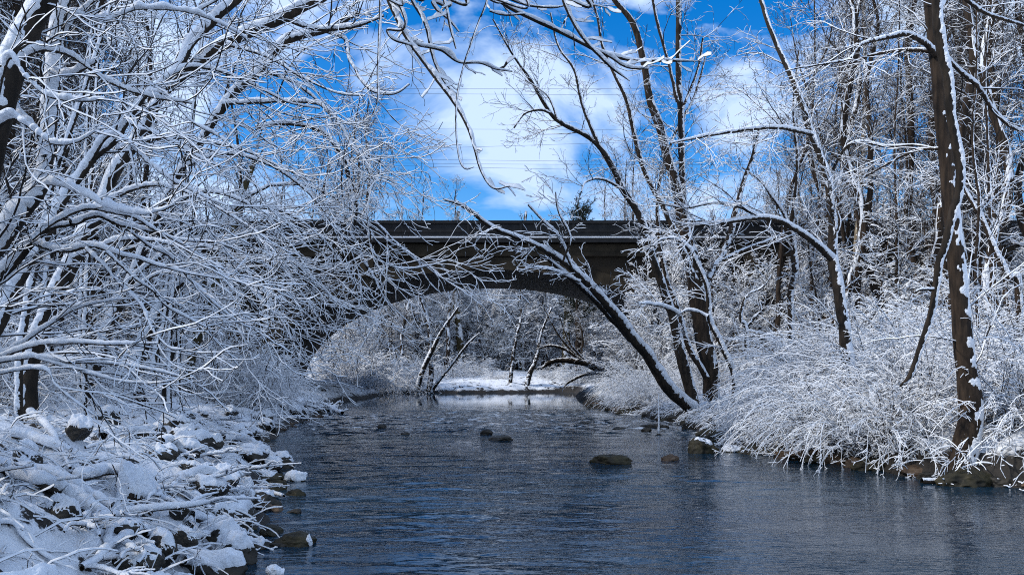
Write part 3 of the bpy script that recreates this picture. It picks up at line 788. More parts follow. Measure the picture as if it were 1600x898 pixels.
# leaning tree reaching over the water, and its neighbours of the same clump
build_tree('leaning_tree', 'long dark trunk leaning far left over the river before the arch', 'tree',
    [limb_line([(1085, 642, 26), (1050, 610, 24), (1010, 555, 21), (985, 525, 20), (960, 490, 18), (930, 455, 16), (880, 408, 13), (830, 380, 11), (770, 355, 9), (735, 330, 8), (715, 318, 6), (693, 312, 3)], 24, 19, True)],
    [limb_line([(985, 530, 14), (950, 490, 14), (915, 455, 12), (880, 425, 9), (850, 400, 5)], 23.2, 21.5),
     limb_line([(895, 420, 6), (872, 370, 5), (848, 345, 4), (825, 320, 3)], 21.3, 20.5),
     limb_line([(880, 408, 5), (890, 370, 4), (872, 330, 3), (868, 300, 2)], 21, 20.5),
     limb_line([(905, 440, 6), (870, 425, 5), (835, 418, 4), (810, 425, 2)], 21.5, 20.5)],
    lv(1.2, trop=(-0.06, 0, 0.02), d=(0.9, 2.2, 2.6), rmin=0.005, sth=0.012, t0=0.25, l=(0.8, 0.8, 0.8)), sd=SD_R, sth=0.030, seed=11, cover=0.66)
build_tree('forked_tree', 'tall dark tree bending left over the river with a curved side bough', 'tree',
    [limb_line([(1085, 635, 24), (1062, 545, 20), (1045, 475, 17), (1020, 405, 15), (1003, 345, 14), (974, 297, 13), (957, 260, 12), (927, 220, 10), (880, 194, 9), (860, 177, 8), (830, 127, 6), (800, 84, 4), (770, 30, 3)], 24.6, 22, True)],
    [limb_line([(860, 177, 5), (845, 172, 5), (820, 178, 4), (803, 200, 3)], 22.4),
     limb_line([(935, 225, 8), (910, 165, 6), (897, 110, 5), (872, 72, 4), (860, 20, 3)], 22.6),
     limb_line([(974, 297, 6), (940, 280, 5), (915, 285, 4), (908, 300, 3)], 23, 22),
     limb_line([(870, 185, 4), (855, 150, 3), (820, 125, 2)], 22.3)],
    lv(1.3, trop=(-0.03, 0, 0.05), d=(2.4, 2.8, 2.8), rmin=0.0038, sth=0.004, t0=0.25, l=(0.85, 0.85, 0.8)), sd=SD_R, sth=0.014, cover=0.38, seed=21, bare=0.5)
build_tree('forked_tree', 'stoutest dark tree of the clump splitting into three tall stems', 'tree',
    [limb_line([(1116, 655, 34), (1112, 610, 32), (1098, 520, 31), (1085, 430, 30), (1070, 370, 27), (1058, 300, 20), (1034, 214, 17), (1017, 160, 15), (1007, 100, 13), (990, 40, 12), (960, 0, 10), (930, -50, 8)], 25, 24.5, True)],
    [limb_line([(1072, 375, 17), (1066, 300, 14), (1064, 200, 13), (1060, 100, 12), (1060, 0, 10), (1055, -60, 8)], 24.8, 25.2),
     limb_line([(1085, 440, 15), (1062, 380, 12), (1035, 320, 11), (1017, 290, 10), (1000, 247, 10), (990, 207, 9), (980, 160, 8), (962, 120, 7), (942, 74, 6), (934, 30, 5), (920, -20, 4)], 24.4, 23.8),
     limb_line([(1094, 478, 18), (1107, 434, 17), (1127, 400, 14), (1141, 367, 13), (1148, 334, 12), (1160, 290, 9), (1177, 240, 7), (1188, 195, 5)], 25, 26),
     limb_line([(1127, 407, 9), (1160, 391, 8), (1200, 376, 7), (1226, 364, 4)], 25.2, 26),
     limb_line([(1058, 160, 8), (1045, 100, 6), (1028, 40, 6), (1018, -10, 5)], 24.6),
     limb_line([(1066, 170, 6), (1090, 110, 5), (1098, 60, 4)], 24.8),
     limb_line([(1104, 590, 13), (1075, 540, 12), (1058, 480, 11), (1040, 430, 9), (1030, 370, 8), (1028, 300, 7), (1050, 220, 6), (1085, 150, 5), (1105, 80, 3)], 24.6, 25.5)],
    lv(1.5, trop=(0, 0, 0.06), d=(2.4, 2.8, 2.8), rmin=0.0038, sth=0.0045, t0=0.22, l=(0.85, 0.85, 0.8)), bark=M_BARKB, sd=SD_R, sth=0.014, cover=0.38, seed=31, bare=0.45)
build_tree('slender_tree', 'thin hooked stem with snow on its side right of the stout trunk', 'tree',
    [limb_line([(1146, 588, 9), (1127, 540, 9), (1109, 500, 9), (1104, 450, 8), (1090, 414, 8), (1074, 386, 7), (1054, 373, 6), (1034, 374, 4), (1020, 384, 3)], 21, 20.5, True)],
    [limb_line([(1104, 495, 5), (1090, 487, 4), (1070, 486, 4), (1050, 500, 3)], 20.8),
     limb_line([(1060, 490, 6), (1040, 480, 6), (1015, 475, 5), (996, 474, 3)], 20.8, 20.2)],
    lv(0.9, trop=(-0.08, 0, -0.02), d=(1.6, 2.6, 3.0), rmin=0.004, sth=0.012, t0=0.3), sd=SD_R, sth=0.03, seed=41)
build_tree('slender_tree', 'small crooked dark stem behind the bushes right of the clump', 'tree',
    [limb_line([(1166, 520, 8), (1158, 500, 7), (1160, 478, 7), (1170, 460, 6), (1192, 448, 5), (1205, 430, 3)], 23, 23, True)],
    [limb_line([(1163, 515, 7), (1175, 500, 7), (1188, 486, 5), (1186, 470, 3)], 23)], lv(0.8, d=(1.5, 2.4, 2.4), sth=0.008), sd=SD_R, sth=0.02, seed=43)
build_tree('slender_tree', 'gently curved dark trunk rising behind the bushes beside the forked tree', 'tree',
    [limb_line([(1235, 500, 13), (1236, 450, 13), (1243, 424, 13), (1239, 384, 12), (1237, 350, 10), (1242, 310, 8), (1246, 250, 7), (1240, 170, 5), (1248, 80, 4)], 26, 26, True)],
    [limb_line([(1237, 360, 8), (1222, 330, 7), (1205, 305, 6), (1185, 280, 4), (1160, 262, 3)], 26)],
    lv(1.3, d=(1.4, 2.2, 2.6), rmin=0.0045, sth=0.010, t0=0.3), bark=M_BARKB, sd=SD_R, sth=0.025, seed=45)
# right bank tree with the big fork
build_tree('forked_tree', 'black trunk rising from white bushes with a long snowy bough reaching left', 'tree',
    [limb_line([(1326, 600, 24), (1319, 530, 22), (1311, 450, 21), (1300, 400, 20), (1300, 340, 16), (1290, 270, 15), (1265, 200, 13), (1240, 130, 12), (1215, 75, 10), (1195, 20, 9), (1180, -30, 8)], 15, 16.5, True)],
    [limb_line([(1299, 404, 15), (1265, 374, 13), (1228, 349, 12), (1190, 340, 11), (1150, 344, 9), (1110, 350, 8), (1070, 351, 6), (1050, 345, 3)], 15.2, 14),
     limb_line([(1190, 340, 7), (1150, 322, 6), (1110, 318, 5), (1070, 325, 4), (1020, 315, 2)], 14.7, 14),
     limb_line([(1302, 375, 6), (1312, 350, 5), (1308, 330, 3)], 15.4),
     limb_line([(1268, 210, 8), (1235, 202, 8), (1200, 199, 8), (1134, 207, 7), (1094, 214, 6), (1047, 224, 3)], 15.6, 14),
     limb_line([(1292, 280, 6), (1330, 225, 6), (1387, 229, 5), (1427, 227, 4), (1460, 232, 3)], 16, 15)],
    lv(1.0, trop=(-0.04, 0, 0.03), d=(1.9, 2.6, 2.8), rmin=0.0032, sth=0.0055, t0=0.2), sd=SD_R, sth=0.015, cover=0.58, seed=51)
# big near trunk at the right
build_tree('riverside_tree', 'biggest brown trunk at the right water edge speckled with snow', 'tree',
    [limb_line([(1500, 752, 66), (1503, 720, 52), (1512, 660, 42), (1513, 620, 38), (1502, 520, 33), (1493, 420, 30), (1484, 320, 29), (1476, 220, 28), (1468, 120, 28), (1458, 20, 27), (1450, -60, 26), (1440, -160, 24)], 11.8, 12.2, True)],
    [limb_line([(1462, 85, 14), (1444, 66, 12), (1414, 53, 11), (1380, 60, 9), (1344, 70, 7), (1326, 92, 6), (1300, 98, 5), (1233, 110, 3), (1200, 130, 2)], 12, 11),
     limb_line([(1466, 84, 9), (1430, 78, 8), (1400, 80, 7), (1360, 87, 5), (1315, 105, 3)], 12, 12.5),
     limb_line([(1474, 232, 6), (1430, 236, 5), (1390, 255, 4), (1340, 282, 3)], 12, 13),
     limb_line([(1460, 20, 10), (1490, -10, 9), (1540, 20, 7), (1600, 40, 5)], 12.2, 12.6),
     limb_line([(1466, 70, 9), (1487, 100, 8), (1527, 134, 9), (1550, 170, 8), (1574, 194, 7), (1610, 210, 6)], 12.4, 13)],
    lv(1.0, trop=(-0.02, 0, 0.0), d=(1.4, 2.4, 2.6), rmin=0.0026, sth=0.0045, t0=0.12), bark=M_BARKB, sd=nrm(np.array([0.9, -0.45, 1.0])), sth=0.010, cover=0.48, rag=1.0, seed=61,
    shoots_from=None)
build_tree('hanging_limb', 'dark bent limb with snow on top hanging before the big brown trunk', 'branch',
    [limb_line([(1456, -70, 22), (1462, 0, 20), (1468, 55, 19), (1481, 134, 18), (1486, 184, 17), (1497, 240, 17), (1498, 290, 16), (1487, 335, 16), (1475, 385, 14), (1467, 410, 14), (1460, 455, 13), (1450, 505, 12), (1435, 550, 11), (1421, 588, 10), (1406, 603, 5)], 11.2, 11.6)],
    [limb_line([(1459, 452, 6), (1440, 452, 5), (1427, 458, 4), (1421, 466, 3)], 11.4)], None, sd=nrm(np.array([0.95, -0.3, 0.8])), sth=0.012, cover=0.55, seed=71)
# right-hand mid trees
build_tree('sycamore_tree', 'pale tan straight trunk standing in the right woods before the bridge', 'tree',
    [limb_line([(1335, 470, 13), (1340, 380, 13), (1345, 300, 11), (1350, 200, 9), (1352, 120, 8), (1350, 0, 6), (1352, -60, 5)], 33, 33, True)],
    [limb_line([(1351, 125, 6), (1368, 95, 5), (1385, 70, 4), (1400, 20, 3)], 33)],
    lv(1.8, d=(1.4, 2.2, 2.2), rmin=0.006, sth=0.010, t0=0.4), bark=M_BARKP, sth=0.015, cover=0.4, seed=81)
build_tree('slender_tree', 'snow-streaked stem leaning left at the right edge behind the big trunk', 'tree',
    [limb_line([(1590, 445, 12), (1575, 432, 11), (1555, 395, 10), (1535, 345, 8), (1520, 320, 7), (1500, 280, 5), (1480, 230, 3)], 18, 18, True)], [],
    lv(1.1, d=(1.5, 2.6, 3.0), rmin=0.0035, sth=0.009), bark=M_BARKB, sd=SD_R, sth=0.025, seed=83)
for k, (x, Yk, lbl) in enumerate([(1528, 17, 'thin upright stem streaked with snow just right of the big trunk'), (1547, 19, 'thinner twin stem standing farther right of the big trunk'), (1565, 21, 'thin wavy stem near the right edge behind the bushes'), (1400, 24, 'thin grey stem between the forked tree and the big trunk'), (1418, 27, 'very thin stem left of the big trunk before the bridge wall'), (1275, 27, 'thin straight stem between curved trunk and forked tree')]):
    q = rng.uniform(-8, 8, 5)
    build_tree('slender_tree', lbl, 'tree', [limb_line([(x, 520, 7), (x-4+q[0], 420, 7), (x-2+q[1], 320, 6), (x-8+q[2], 220, 5), (x-4+q[3], 110, 4), (x+q[4], -10, 3)], Yk, Yk, True)], [],
        lv(1.2, d=(1.2, 2.4, 2.6), rmin=0.0035, sth=0.008, t0=0.3), bark=M_BARKB, sd=SD_R, sth=0.012, cover=0.5, seed=90+k)

# ------------------------------------------------------------------ traced trees, left-hand side
WF = 0.60
rng = np.random.default_rng(51)
TRL = (0.05, 0.01, -0.03); TIP = (0.07, 0.0, 0.05)
def lvl(s, trop=TRL, tip=TIP, d=(1.9, 2.6, 2.8), sth=0.0046, rmin=0.0028, t0=0.1, l=(1, 1, 1)):
    d = (d[0], d[1]*0.8, d[2]*0.8)
    return lv(s, trop, tip, d, sth, rmin, (25, 60), t0, l)
build_tree('leaning_tree', 'thick near-black trunk leaning across the top left corner', 'tree',
    [limb_line([(-40, 420, 62), (-30, 300, 58), (-6, 180, 54), (20, 88, 50), (60, 15, 46), (95, -50, 42), (140, -140, 38)], 5.0, 5.3, True, dx=-0.2)],
    [limb_line([(-6, 200, 12), (20, 185, 10), (55, 205, 9), (85, 225, 7), (120, 222, 5), (150, 205, 3)], 4.9, 4.8),
     limb_line([(15, 110, 10), (60, 80, 9), (110, 88, 8), (170, 128, 7), (230, 150, 6), (300, 162, 4)], 5.1, 5.4),
     limb_line([(-30, 290, 9), (10, 100, 8), (40, 120, 8), (75, 150, 7), (130, 158, 6), (165, 155, 3)], 4.6, 4.6)],
    lvl(0.75, d=(1.6, 2.4, 2.4)), sd=SD_L, sth=0.022, cover=0.62, rag=0.8, seed=101)
build_tree('snowy_tree', 'trunk plastered white with thick snow bending up at the left edge', 'tree',
    [limb_line([(-60, 470, 38), (-5, 385, 36), (33, 332, 34), (62, 285, 32), (72, 245, 27), (78, 190, 28), (84, 130, 26), (86, 70, 26), (100, 5, 25), (115, -70, 22), (130, -160, 18)], 5.5, 5.6, True, dx=-0.1)],
    [limb_line([(84, 112, 10), (106, 118, 11), (128, 108, 11), (150, 96, 9)], 5.4, 5.3),
     limb_line([(60, 285, 10), (100, 290, 9), (140, 308, 9), (175, 325, 8), (220, 334, 7), (252, 328, 5), (275, 318, 3)], 5.3, 5.2),
     limb_line([(70, 245, 9), (55, 205, 7), (30, 175, 6), (15, 145, 4)], 5.4),
     limb_line([(95, 40, 9), (120, 25, 8), (160, 32, 8), (210, 15, 8), (260, 14, 8), (300, 20, 7), (340, 35, 5), (385, 60, 3)], 5.6, 6.2),
     limb_line([(84, 100, 8), (110, 40, 8), (150, 0, 7), (185, -10, 6)], 5.7)],
    lvl(0.8, d=(1.8, 2.5, 2.5)), sd=nrm(np.array([0.05, -0.75, 0.8])), sth=0.020, cover=0.85, rag=0.7, seed=111, lump=1.6)
build_tree('arching_tree', 'snow-covered stem at far left sending arching boughs right over the bank', 'tree',
    [limb_line([(-70, 520, 30), (-20, 460, 28), (10, 420, 27), (33, 394, 22), (55, 372, 18), (80, 355, 14), (110, 350, 12)], 5.8, 5.9, True)],
    [limb_line([(33, 392, 14), (52, 378, 15), (73, 386, 14), (104, 391, 13), (130, 386, 13), (152, 385, 11), (187, 397, 10), (217, 404, 9), (250, 415, 8), (300, 428, 6), (350, 436, 3)], 5.8, 5.6),
     limb_line([(110, 350, 12), (120, 348, 12), (150, 336, 12), (180, 348, 11), (205, 355, 10), (240, 362, 9), (256, 370, 8), (290, 376, 6), (340, 380, 5), (385, 396, 3)], 5.9, 6.2),
     limb_line([(50, 374, 9), (80, 350, 9), (115, 332, 9), (140, 326, 9), (175, 332, 8), (210, 340, 7), (240, 358, 7), (290, 385, 6), (330, 415, 4), (360, 440, 3)], 5.7, 6.2),
     limb_line([(134, 388, 8), (160, 412, 8), (180, 435, 8), (205, 460, 7), (225, 482, 6), (234, 505, 6), (250, 530, 5), (270, 545, 4), (288, 545, 2)], 5.7, 5.5),
     limb_line([(165, 393, 8), (190, 415, 7), (215, 438, 7), (240, 455, 6), (260, 478, 6), (290, 495, 5), (330, 515, 3)], 5.6, 5.8),
     limb_line([(200, 358, 8), (235, 385, 8), (268, 402, 7), (300, 440, 7), (340, 478, 6), (375, 505, 4), (400, 515, 3)], 6.2, 6.4),
     limb_line([(-40, 570, 10), (0, 558, 10), (50, 540, 10), (110, 535, 9), (165, 537, 8), (210, 537, 6), (248, 536, 3)], 5.5, 5.4),
     limb_line([(-40, 575, 10), (0, 565, 10), (55, 558, 10), (110, 565, 9), (170, 567, 8), (230, 576, 6), (280, 588, 4), (300, 600, 2)], 5.4, 5.4),
     limb_line([(-40, 572, 9), (20, 545, 8), (70, 512, 7), (120, 482, 6), (170, 470, 4), (215, 466, 2)], 5.6, 5.8),
     limb_line([(55, 558, 7), (100, 572, 6), (150, 586, 5), (200, 597, 4), (245, 598, 2)], 5.4),
     limb_line([(-40, 592, 8), (0, 583, 8), (45, 576, 7), (75, 580, 6), (90, 604, 5), (125, 632, 4), (150, 650, 2)], 5.2)],
    lvl(0.75, trop=(0.03, 0.015, -0.05), tip=(0.09, 0.0, 0.02), d=(2.2, 2.0, 2.0), t0=0.25, sth=0.0048, l=(0.8, 0.8, 0.8)), sd=SD_L, sth=0.014, cover=0.68, rag=0.5, seed=121)
build_tree('leaning_tree', 'long slim snow-topped trunk slanting from lower left to the top', 'tree',
    [limb_line([(-40, 585, 28), (2, 500, 26), (20, 460, 25), (57, 397, 22), (93, 327, 20), (110, 296, 19), (143, 249, 18), (180, 219, 17), (200, 187, 15), (230, 147, 12), (265, 119, 13), (284, 97, 17), (300, 65, 19), (334, 33, 20), (371, -2, 20), (420, -60, 18)], 7.4, 8.2, True)],
    [limb_line([(200, 187, 9), (215, 200, 9), (235, 205, 8), (270, 222, 8), (310, 245, 6), (345, 262, 3)], 7.6, 7.6),
     limb_line([(185, 233, 9), (206, 230, 10), (235, 255, 9), (262, 276, 8), (290, 292, 7), (325, 310, 5), (355, 322, 3)], 7.4, 7.2),
     limb_line([(143, 250, 9), (165, 215, 9), (185, 212, 8), (200, 225, 7), (208, 250, 5), (214, 290, 3)], 7.3),
     limb_line([(265, 119, 8), (300, 105, 8), (345, 112, 7), (400, 135, 6), (450, 160, 4), (500, 170, 3)], 7.8, 8.2),
     limb_line([(235, 145, 7), (262, 150, 7), (300, 190, 6), (345, 215, 5), (380, 245, 3)], 7.6),
     limb_line([(290, 85, 8), (320, 45, 7), (310, 20, 6), (340, 0, 5)], 8.0)],
    lvl(0.95, d=(2.0, 2.6, 2.6), sth=0.005), sd=nrm(np.array([-0.45, -0.4, 0.8])), sth=0.020, cover=0.72, rag=0.55, seed=131)
build_tree('leaning_tree', 'thick dark-bottomed trunk leaning right across the upper left woods', 'tree',
    [limb_line([(45, 590, 34), (77, 490, 32), (110, 415, 32), (140, 357, 30), (160, 317, 27), (180, 270, 25), (205, 232, 24), (245, 165, 22), (270, 128, 23), (317, 92, 26), (351, 68, 26), (400, 45, 27), (450, 22, 25), (515, -10, 22), (580, -50, 18)], 10, 11, True)],
    [limb_line([(300, 105, 8), (290, 66, 9), (306, 56, 7), (330, 60, 4)], 10.4),
     limb_line([(445, 30, 10), (490, 45, 11), (530, 45, 10), (560, 40, 8), (600, 25, 4)], 11, 10.6),
     limb_line([(355, 70, 8), (420, 90, 7), (470, 120, 6), (525, 145, 4), (570, 150, 3)], 10.6, 10.4),
     limb_line([(210, 225, 9), (260, 215, 8), (320, 222, 7), (380, 235, 6), (440, 262, 4), (490, 285, 3)], 10.2, 10),
     limb_line([(165, 315, 9), (230, 290, 8), (290, 300, 7), (350, 330, 6), (400, 362, 5), (440, 390, 3)], 10, 9.6),
     limb_line([(120, 400, 9), (190, 375, 8), (260, 380, 7), (330, 410, 6), (390, 450, 5), (430, 490, 3)], 9.8, 9.4)],
    lvl(1.1, d=(2.0, 2.8, 2.8), sth=0.0055, rmin=0.0032), sd=nrm(np.array([-0.5, -0.25, 0.8])), sth=0.022, cover=0.62, rag=0.6, seed=141)
build_tree('leaning_tree', 'dark trunk with split bough leaning right above the cascade of twigs', 'tree',
    [limb_line([(122, 668, 24), (137, 610, 24), (143, 587, 25), (164, 527, 26), (187, 474, 25), (209, 432, 22), (250, 330, 18), (284, 262, 18), (312, 225, 18), (340, 180, 19), (370, 140, 20), (400, 116, 20), (443, 68, 22), (475, 55, 20), (507, 48, 14), (560, 20, 10)], 12.5, 12.5, True)],
    [limb_line([(352, 162, 11), (400, 160, 11), (440, 158, 10), (484, 160, 9), (508, 168, 8), (535, 200, 7), (555, 235, 5), (600, 260, 3)], 12.5, 12),
     limb_line([(510, 50, 9), (540, 62, 8), (546, 90, 8), (556, 110, 8), (570, 132, 8), (590, 145, 7), (618, 146, 5), (640, 132, 3)], 12.6, 12.2),
     limb_line([(500, 200, 12), (530, 235, 12), (548, 285, 12), (555, 330, 12), (551, 366, 11), (563, 393, 10), (575, 418, 9), (590, 445, 7), (603, 470, 5), (618, 490, 3)], 13.2, 13.8),
     limb_line([(400, 200, 10), (450, 193, 10), (500, 205, 10), (530, 235, 9)], 12.7, 13.2),
     limb_line([(555, 330, 8), (575, 345, 8), (580, 385, 7), (598, 410, 6), (630, 420, 5), (670, 415, 4), (705, 405, 2)], 13.7, 14),
     limb_line([(585, 345, 6), (625, 385, 5), (650, 405, 5), (670, 440, 4), (690, 460, 2)], 14, 14.2),
     limb_line([(284, 262, 9), (350, 240, 9), (415, 255, 8), (470, 290, 7), (510, 335, 6), (535, 390, 4), (550, 430, 3)], 12.2, 12.6),
     limb_line([(250, 330, 9), (320, 300, 8), (390, 320, 7), (440, 365, 6), (480, 420, 5), (505, 470, 3)], 12, 12.2),
     limb_line([(210, 430, 9), (280, 385, 8), (350, 395, 7), (400, 440, 6), (440, 500, 5), (470, 560, 3)], 12, 12.2),
     limb_line([(195, 460, 8), (260, 425, 7), (320, 455, 6), (370, 510, 5), (400, 570, 3)], 11.8, 11.6),
     limb_line([(405, 110, 8), (460, 130, 7), (520, 180, 6), (560, 240, 5), (600, 310, 3)], 12.8, 13.2)],
    lvl(1.25, trop=(0.06, 0, -0.05), tip=(0.06, 0, 0.01), d=(2.5, 2.8, 2.8), sth=0.0062, rmin=0.0036, t0=0.12), sd=SD_L, sth=0.018, cover=0.68, seed=151)
build_tree('slender_tree', 'snowy drooping tree whose twigs cascade towards the left bridge pier', 'tree',
    [limb_line([(255, 600, 18), (275, 530, 17), (300, 450, 16), (330, 380, 14), (370, 320, 11), (420, 290, 8)], 17, 17.5, True)],
    [limb_line([(330, 380, 9), (390, 385, 8), (440, 420, 7), (480, 470, 6), (510, 520, 4), (530, 560, 3)], 17, 17.5),
     limb_line([(310, 430, 9), (370, 440, 8), (425, 480, 7), (465, 530, 5), (490, 590, 3)], 17, 17.5),
     limb_line([(370, 322, 9), (440, 330, 8), (500, 370, 6), (540, 420, 5), (570, 470, 3)], 17.2, 18),
     limb_line([(290, 480, 8), (350, 490, 7), (400, 530, 5), (430, 590, 3)], 17, 17),
     limb_line([(420, 290, 7), (480, 290, 6), (540, 320, 5), (585, 370, 3)], 17.5, 18)],
    lvl(1.5, trop=(0.06, 0, -0.06), tip=(0.06, 0, -0.01), d=(2.4, 2.6, 2.6), sth=0.009, rmin=0.0046, t0=0.1), sd=SD_L, sth=0.02, cover=0.65, seed=161)
build_tree('leaning_tree', 'stout split trunk standing on the snow left of the path gap', 'tree',
    [limb_line([(214, 592, 30), (222, 555, 27), (232, 515, 25), (256, 466, 23), (287, 432, 20), (330, 370, 15), (390, 300, 10)], 16, 16.5, True)],
    [limb_line([(240, 585, 12), (246, 540, 11), (258, 500, 9), (262, 440, 7), (275, 380, 5)], 16)],
    lvl(1.4, d=(2.0, 2.8, 2.8), sth=0.013, rmin=0.004, t0=0.3), bark=M_BARKB, sd=SD_L, sth=0.03, cover=0.9, seed=171)
build_tree('mossy_tree', 'greenish-brown leaning trunk hung with twigs before the left abutment', 'tree',
    [limb_line([(290, 600, 27), (297, 560, 26), (312, 515, 26), (325, 470, 25), (345, 410, 22), (370, 330, 18), (400, 240, 13)], 22, 22, True)], [],
    lvl(1.8, d=(2.2, 2.8, 2.8), sth=0.014, rmin=0.0055, t0=0.35), bark=M_BARKG, sd=SD_L, sth=0.02, cover=0.4, seed=181)
for k, (x, yb, lean, wd, Yk, lbl) in enumerate([
        (265, 600, 25, 9, 15, 'slim dark stem right of the stout split trunk'), (280, 600, 16, 8, 16.5, 'slim snow-streaked stem between split trunk and mossy trunk'),
        (132, 640, 10, 12, 11, 'straight dark stem paired with a white stem on the left bank'), (125, 625, 8, 9, 11.4, 'white-coated straight stem next to its dark twin'),
        (30, 610, 60, 16, 9, 'dark leaning stem low at the left edge behind the arching boughs'), (90, 585, 5, 10, 19, 'upright dark trunk deep in the left woods by the opening'),
        (60, 600, 40, 18, 14, 'broad dark trunk leaning right deep behind the near snowy branches'), (180, 560, 30, 12, 21, 'distant dark trunk above the gap in the left woods')]):
    build_tree('slender_tree', lbl, 'tree', [limb_line([(x, yb-20, wd), (x+lean*0.15, yb-110, wd*0.95), (x+lean*0.5, yb-210, wd*0.85), (x+lean*0.9, yb-330, wd*0.75), (x+lean*1.6, yb-450, wd*0.6), (x+lean*2.4, yb-600, wd*0.45)], Yk, Yk, True)], [],
        lvl(0.09*Yk, d=(1.8, 2.6, 2.6), sth=0.0095, rmin=0.00028*Yk, t0=0.25), sd=SD_L, sth=0.02, cover=0.95, seed=190+k)
WF = 0.8
# ------------------------------------------------------------------ overhanging boughs of a tree outside the frame on the left
rng = np.random.default_rng(61)
WF = 0.55
TX, TY = -3.9, 3.6
tb = np.array([[TX, TY, gz(TX, TY)-0.2, 0.24], [TX+0.1, TY, 1.8, 0.2], [TX+0.35, TY+0.1, 3.4, 0.17], [TX+0.9, TY+0.2, 4.7, 0.13], [TX+1.8, TY+0.3, 5.5, 0.10]])
def bough(px, Y0, Y1=None, start=None):
    l = limb_line(px, Y0, Y1)
    if start is not None: l = np.vstack([start, l])
    return l
hub = [TX+1.8, TY+0.3, 5.5, 0.03]
b1 = bough([(585, -60, 13), (607, 0, 12), (627, 43, 12), (647, 77, 11), (677, 117, 11), (707, 157, 10), (727, 190, 9), (741, 230, 7), (752, 268, 6), (771, 294, 5), (796, 291, 3)], 4.0, 3.9, hub)
b2 = bough([(620, -70, 11), (644, 0, 9), (664, 37, 8), (674, 80, 8), (684, 110, 7), (701, 137, 5), (716, 150, 3)], 4.2, 4.2, hub)
b3 = bough([(592, -60, 8), (594, 0, 6), (592, 67, 6), (590, 110, 5), (589, 160, 4), (570, 204, 2)], 3.8, 3.8, hub)
b4 = bough([(775, -60, 9), (761, 0, 6), (747, 37, 5), (727, 94, 5), (714, 150, 4), (712, 200, 4), (717, 247, 3), (727, 264, 3), (741, 261, 2)], 3.6, 3.6, hub)
b5 = bough([(685, -60, 11), (694, 0, 8), (703, 40, 7), (712, 76, 4)], 4.0, 4.0, hub)
b6 = bough([(640, 66, 9), (660, 72, 8), (690, 79, 8), (717, 97, 7), (751, 99, 6), (775, 108, 5), (800, 112, 3)], 4.0, 4.3)
b7 = bough([(720, -60, 14), (770, -8, 12), (800, 14, 12), (850, 38, 12), (900, 62, 11), (940, 82, 10), (987, 94, 9), (1047, 95, 8), (1097, 96, 1.5)], 4.3, 4.6, hub)
b8 = bough([(868, -50, 11), (880, 0, 9), (900, 43, 9), (924, 74, 9), (954, 104, 8), (984, 127, 2.5)], 4.2, 4.3, hub)
b9 = bough([(660, -60, 10), (676, 5, 8), (700, 30, 6), (717, 50, 3)], 4.1, 4.1, hub)
b10 = bough([(765, 18, 5), (790, 24, 5), (820, 22, 4)], 4.2)
b11 = bough([(945, 84, 7), (980, 105, 6), (1014, 108, 3)], 4.45, 4.5)
b12 = bough([(595, -40, 9), (605, 50, 7), (640, 70, 6), (655, 75, 3)], 3.9, 4.0, hub)
b13 = bough([(700, -60, 9), (800, 0, 6), (860, 12, 6), (905, 5, 4), (960, 15, 2)], 4.5, 4.8, hub)
OV = build_tree('overhanging_tree', 'near tree whose snow-loaded boughs hang into the top centre sky', 'tree', [tb], [b1, b2, b3, b4, b5, b6, b7, b8, b9, b10, b11, b12, b13],
    [dict(dens=4.0, t=(0.45, 1), length=(0.10, 0.26), ang=(35, 75), K=5, trop=(0.10, 0, 0.02), tip=(0.12, 0, 0.08), wig=0.16, rr=0.5, rmin=0.0016, sth=0.016),
     dict(dens=2.0, t=(0.3, 1), length=(0.04, 0.12), ang=(25, 60), K=4, wig=0.15, rmin=0.0012, sth=0.006)],
    sd=nrm(np.array([0.75, -0.1, 0.8])), sth=0.0085, cover=0.62, rag=0.65, lump=1.5, seed=201, bare=0.3, shoots_from=[b1, b2, b5, b6, b7, b8, b9, b11, b12, b13], sides=10)

WF = 0.8
# ------------------------------------------------------------------ shrubs
shrub_v = [gen_shrub('snowy_shrub', 'x', 'shrub', 301, n=120, ln=(1.8, 3.0), spread=0.7, droop=-0.20, up=1.1),
           gen_shrub('snowy_shrub', 'x', 'shrub', 302, n=130, ln=(1.6, 2.7), spread=0.8, droop=-0.22, up=1.0, out=0.7),
           gen_shrub('snowy_shrub', 'x', 'shrub', 303, n=110, ln=(2.0, 3.3), spread=0.6, droop=-0.18, up=1.2, out=0.55)]
def at_px(px, Y): return ((px-800)/F*Y, Y)
R_ROW = [  # photo x, distance, scale
    (1200, 17.2, 0.40), (1240, 16.6, 0.55), (1285, 15.4, 0.64), (1322, 14.4, 0.74), (1365, 13.6, 0.66), (1408, 13.2, 0.70), (1450, 13.6, 0.60), (1575, 12.6, 0.62), (1615, 12.3, 0.70), (1645, 12.2, 0.8),
    (1270, 18.8, 0.72), (1305, 17.8, 0.85), (1330, 17.0, 0.88), (1350, 16.2, 0.90), (1400, 15.6, 0.90), (1445, 15.0, 0.86), (1500, 14.4, 0.84), (1555, 14.2, 0.86), (1610, 14.0, 0.90),
    (1235, 22, 0.70), (1275, 21, 0.85), (1300, 20, 1.0), (1360, 19.2, 1.0), (1420, 18.6, 1.0), (1480, 18, 1.0), (1540, 17.4, 1.0), (1600, 17, 1.0), (1660, 16, 1.0),
    (1330, 23.5, 1.0), (1400, 22.5, 1.0), (1470, 21.8, 1.0), (1540, 21, 1.05), (1610, 20.4, 1.05)]
scatter(shrub_v, [(*at_px(a, b_), c) for a, b_, c in R_ROW], 'white arching bush bowed under snow on the right bank', 'white arching bushes on the right bank', seed=21, smin=0.92, smax=1.08)
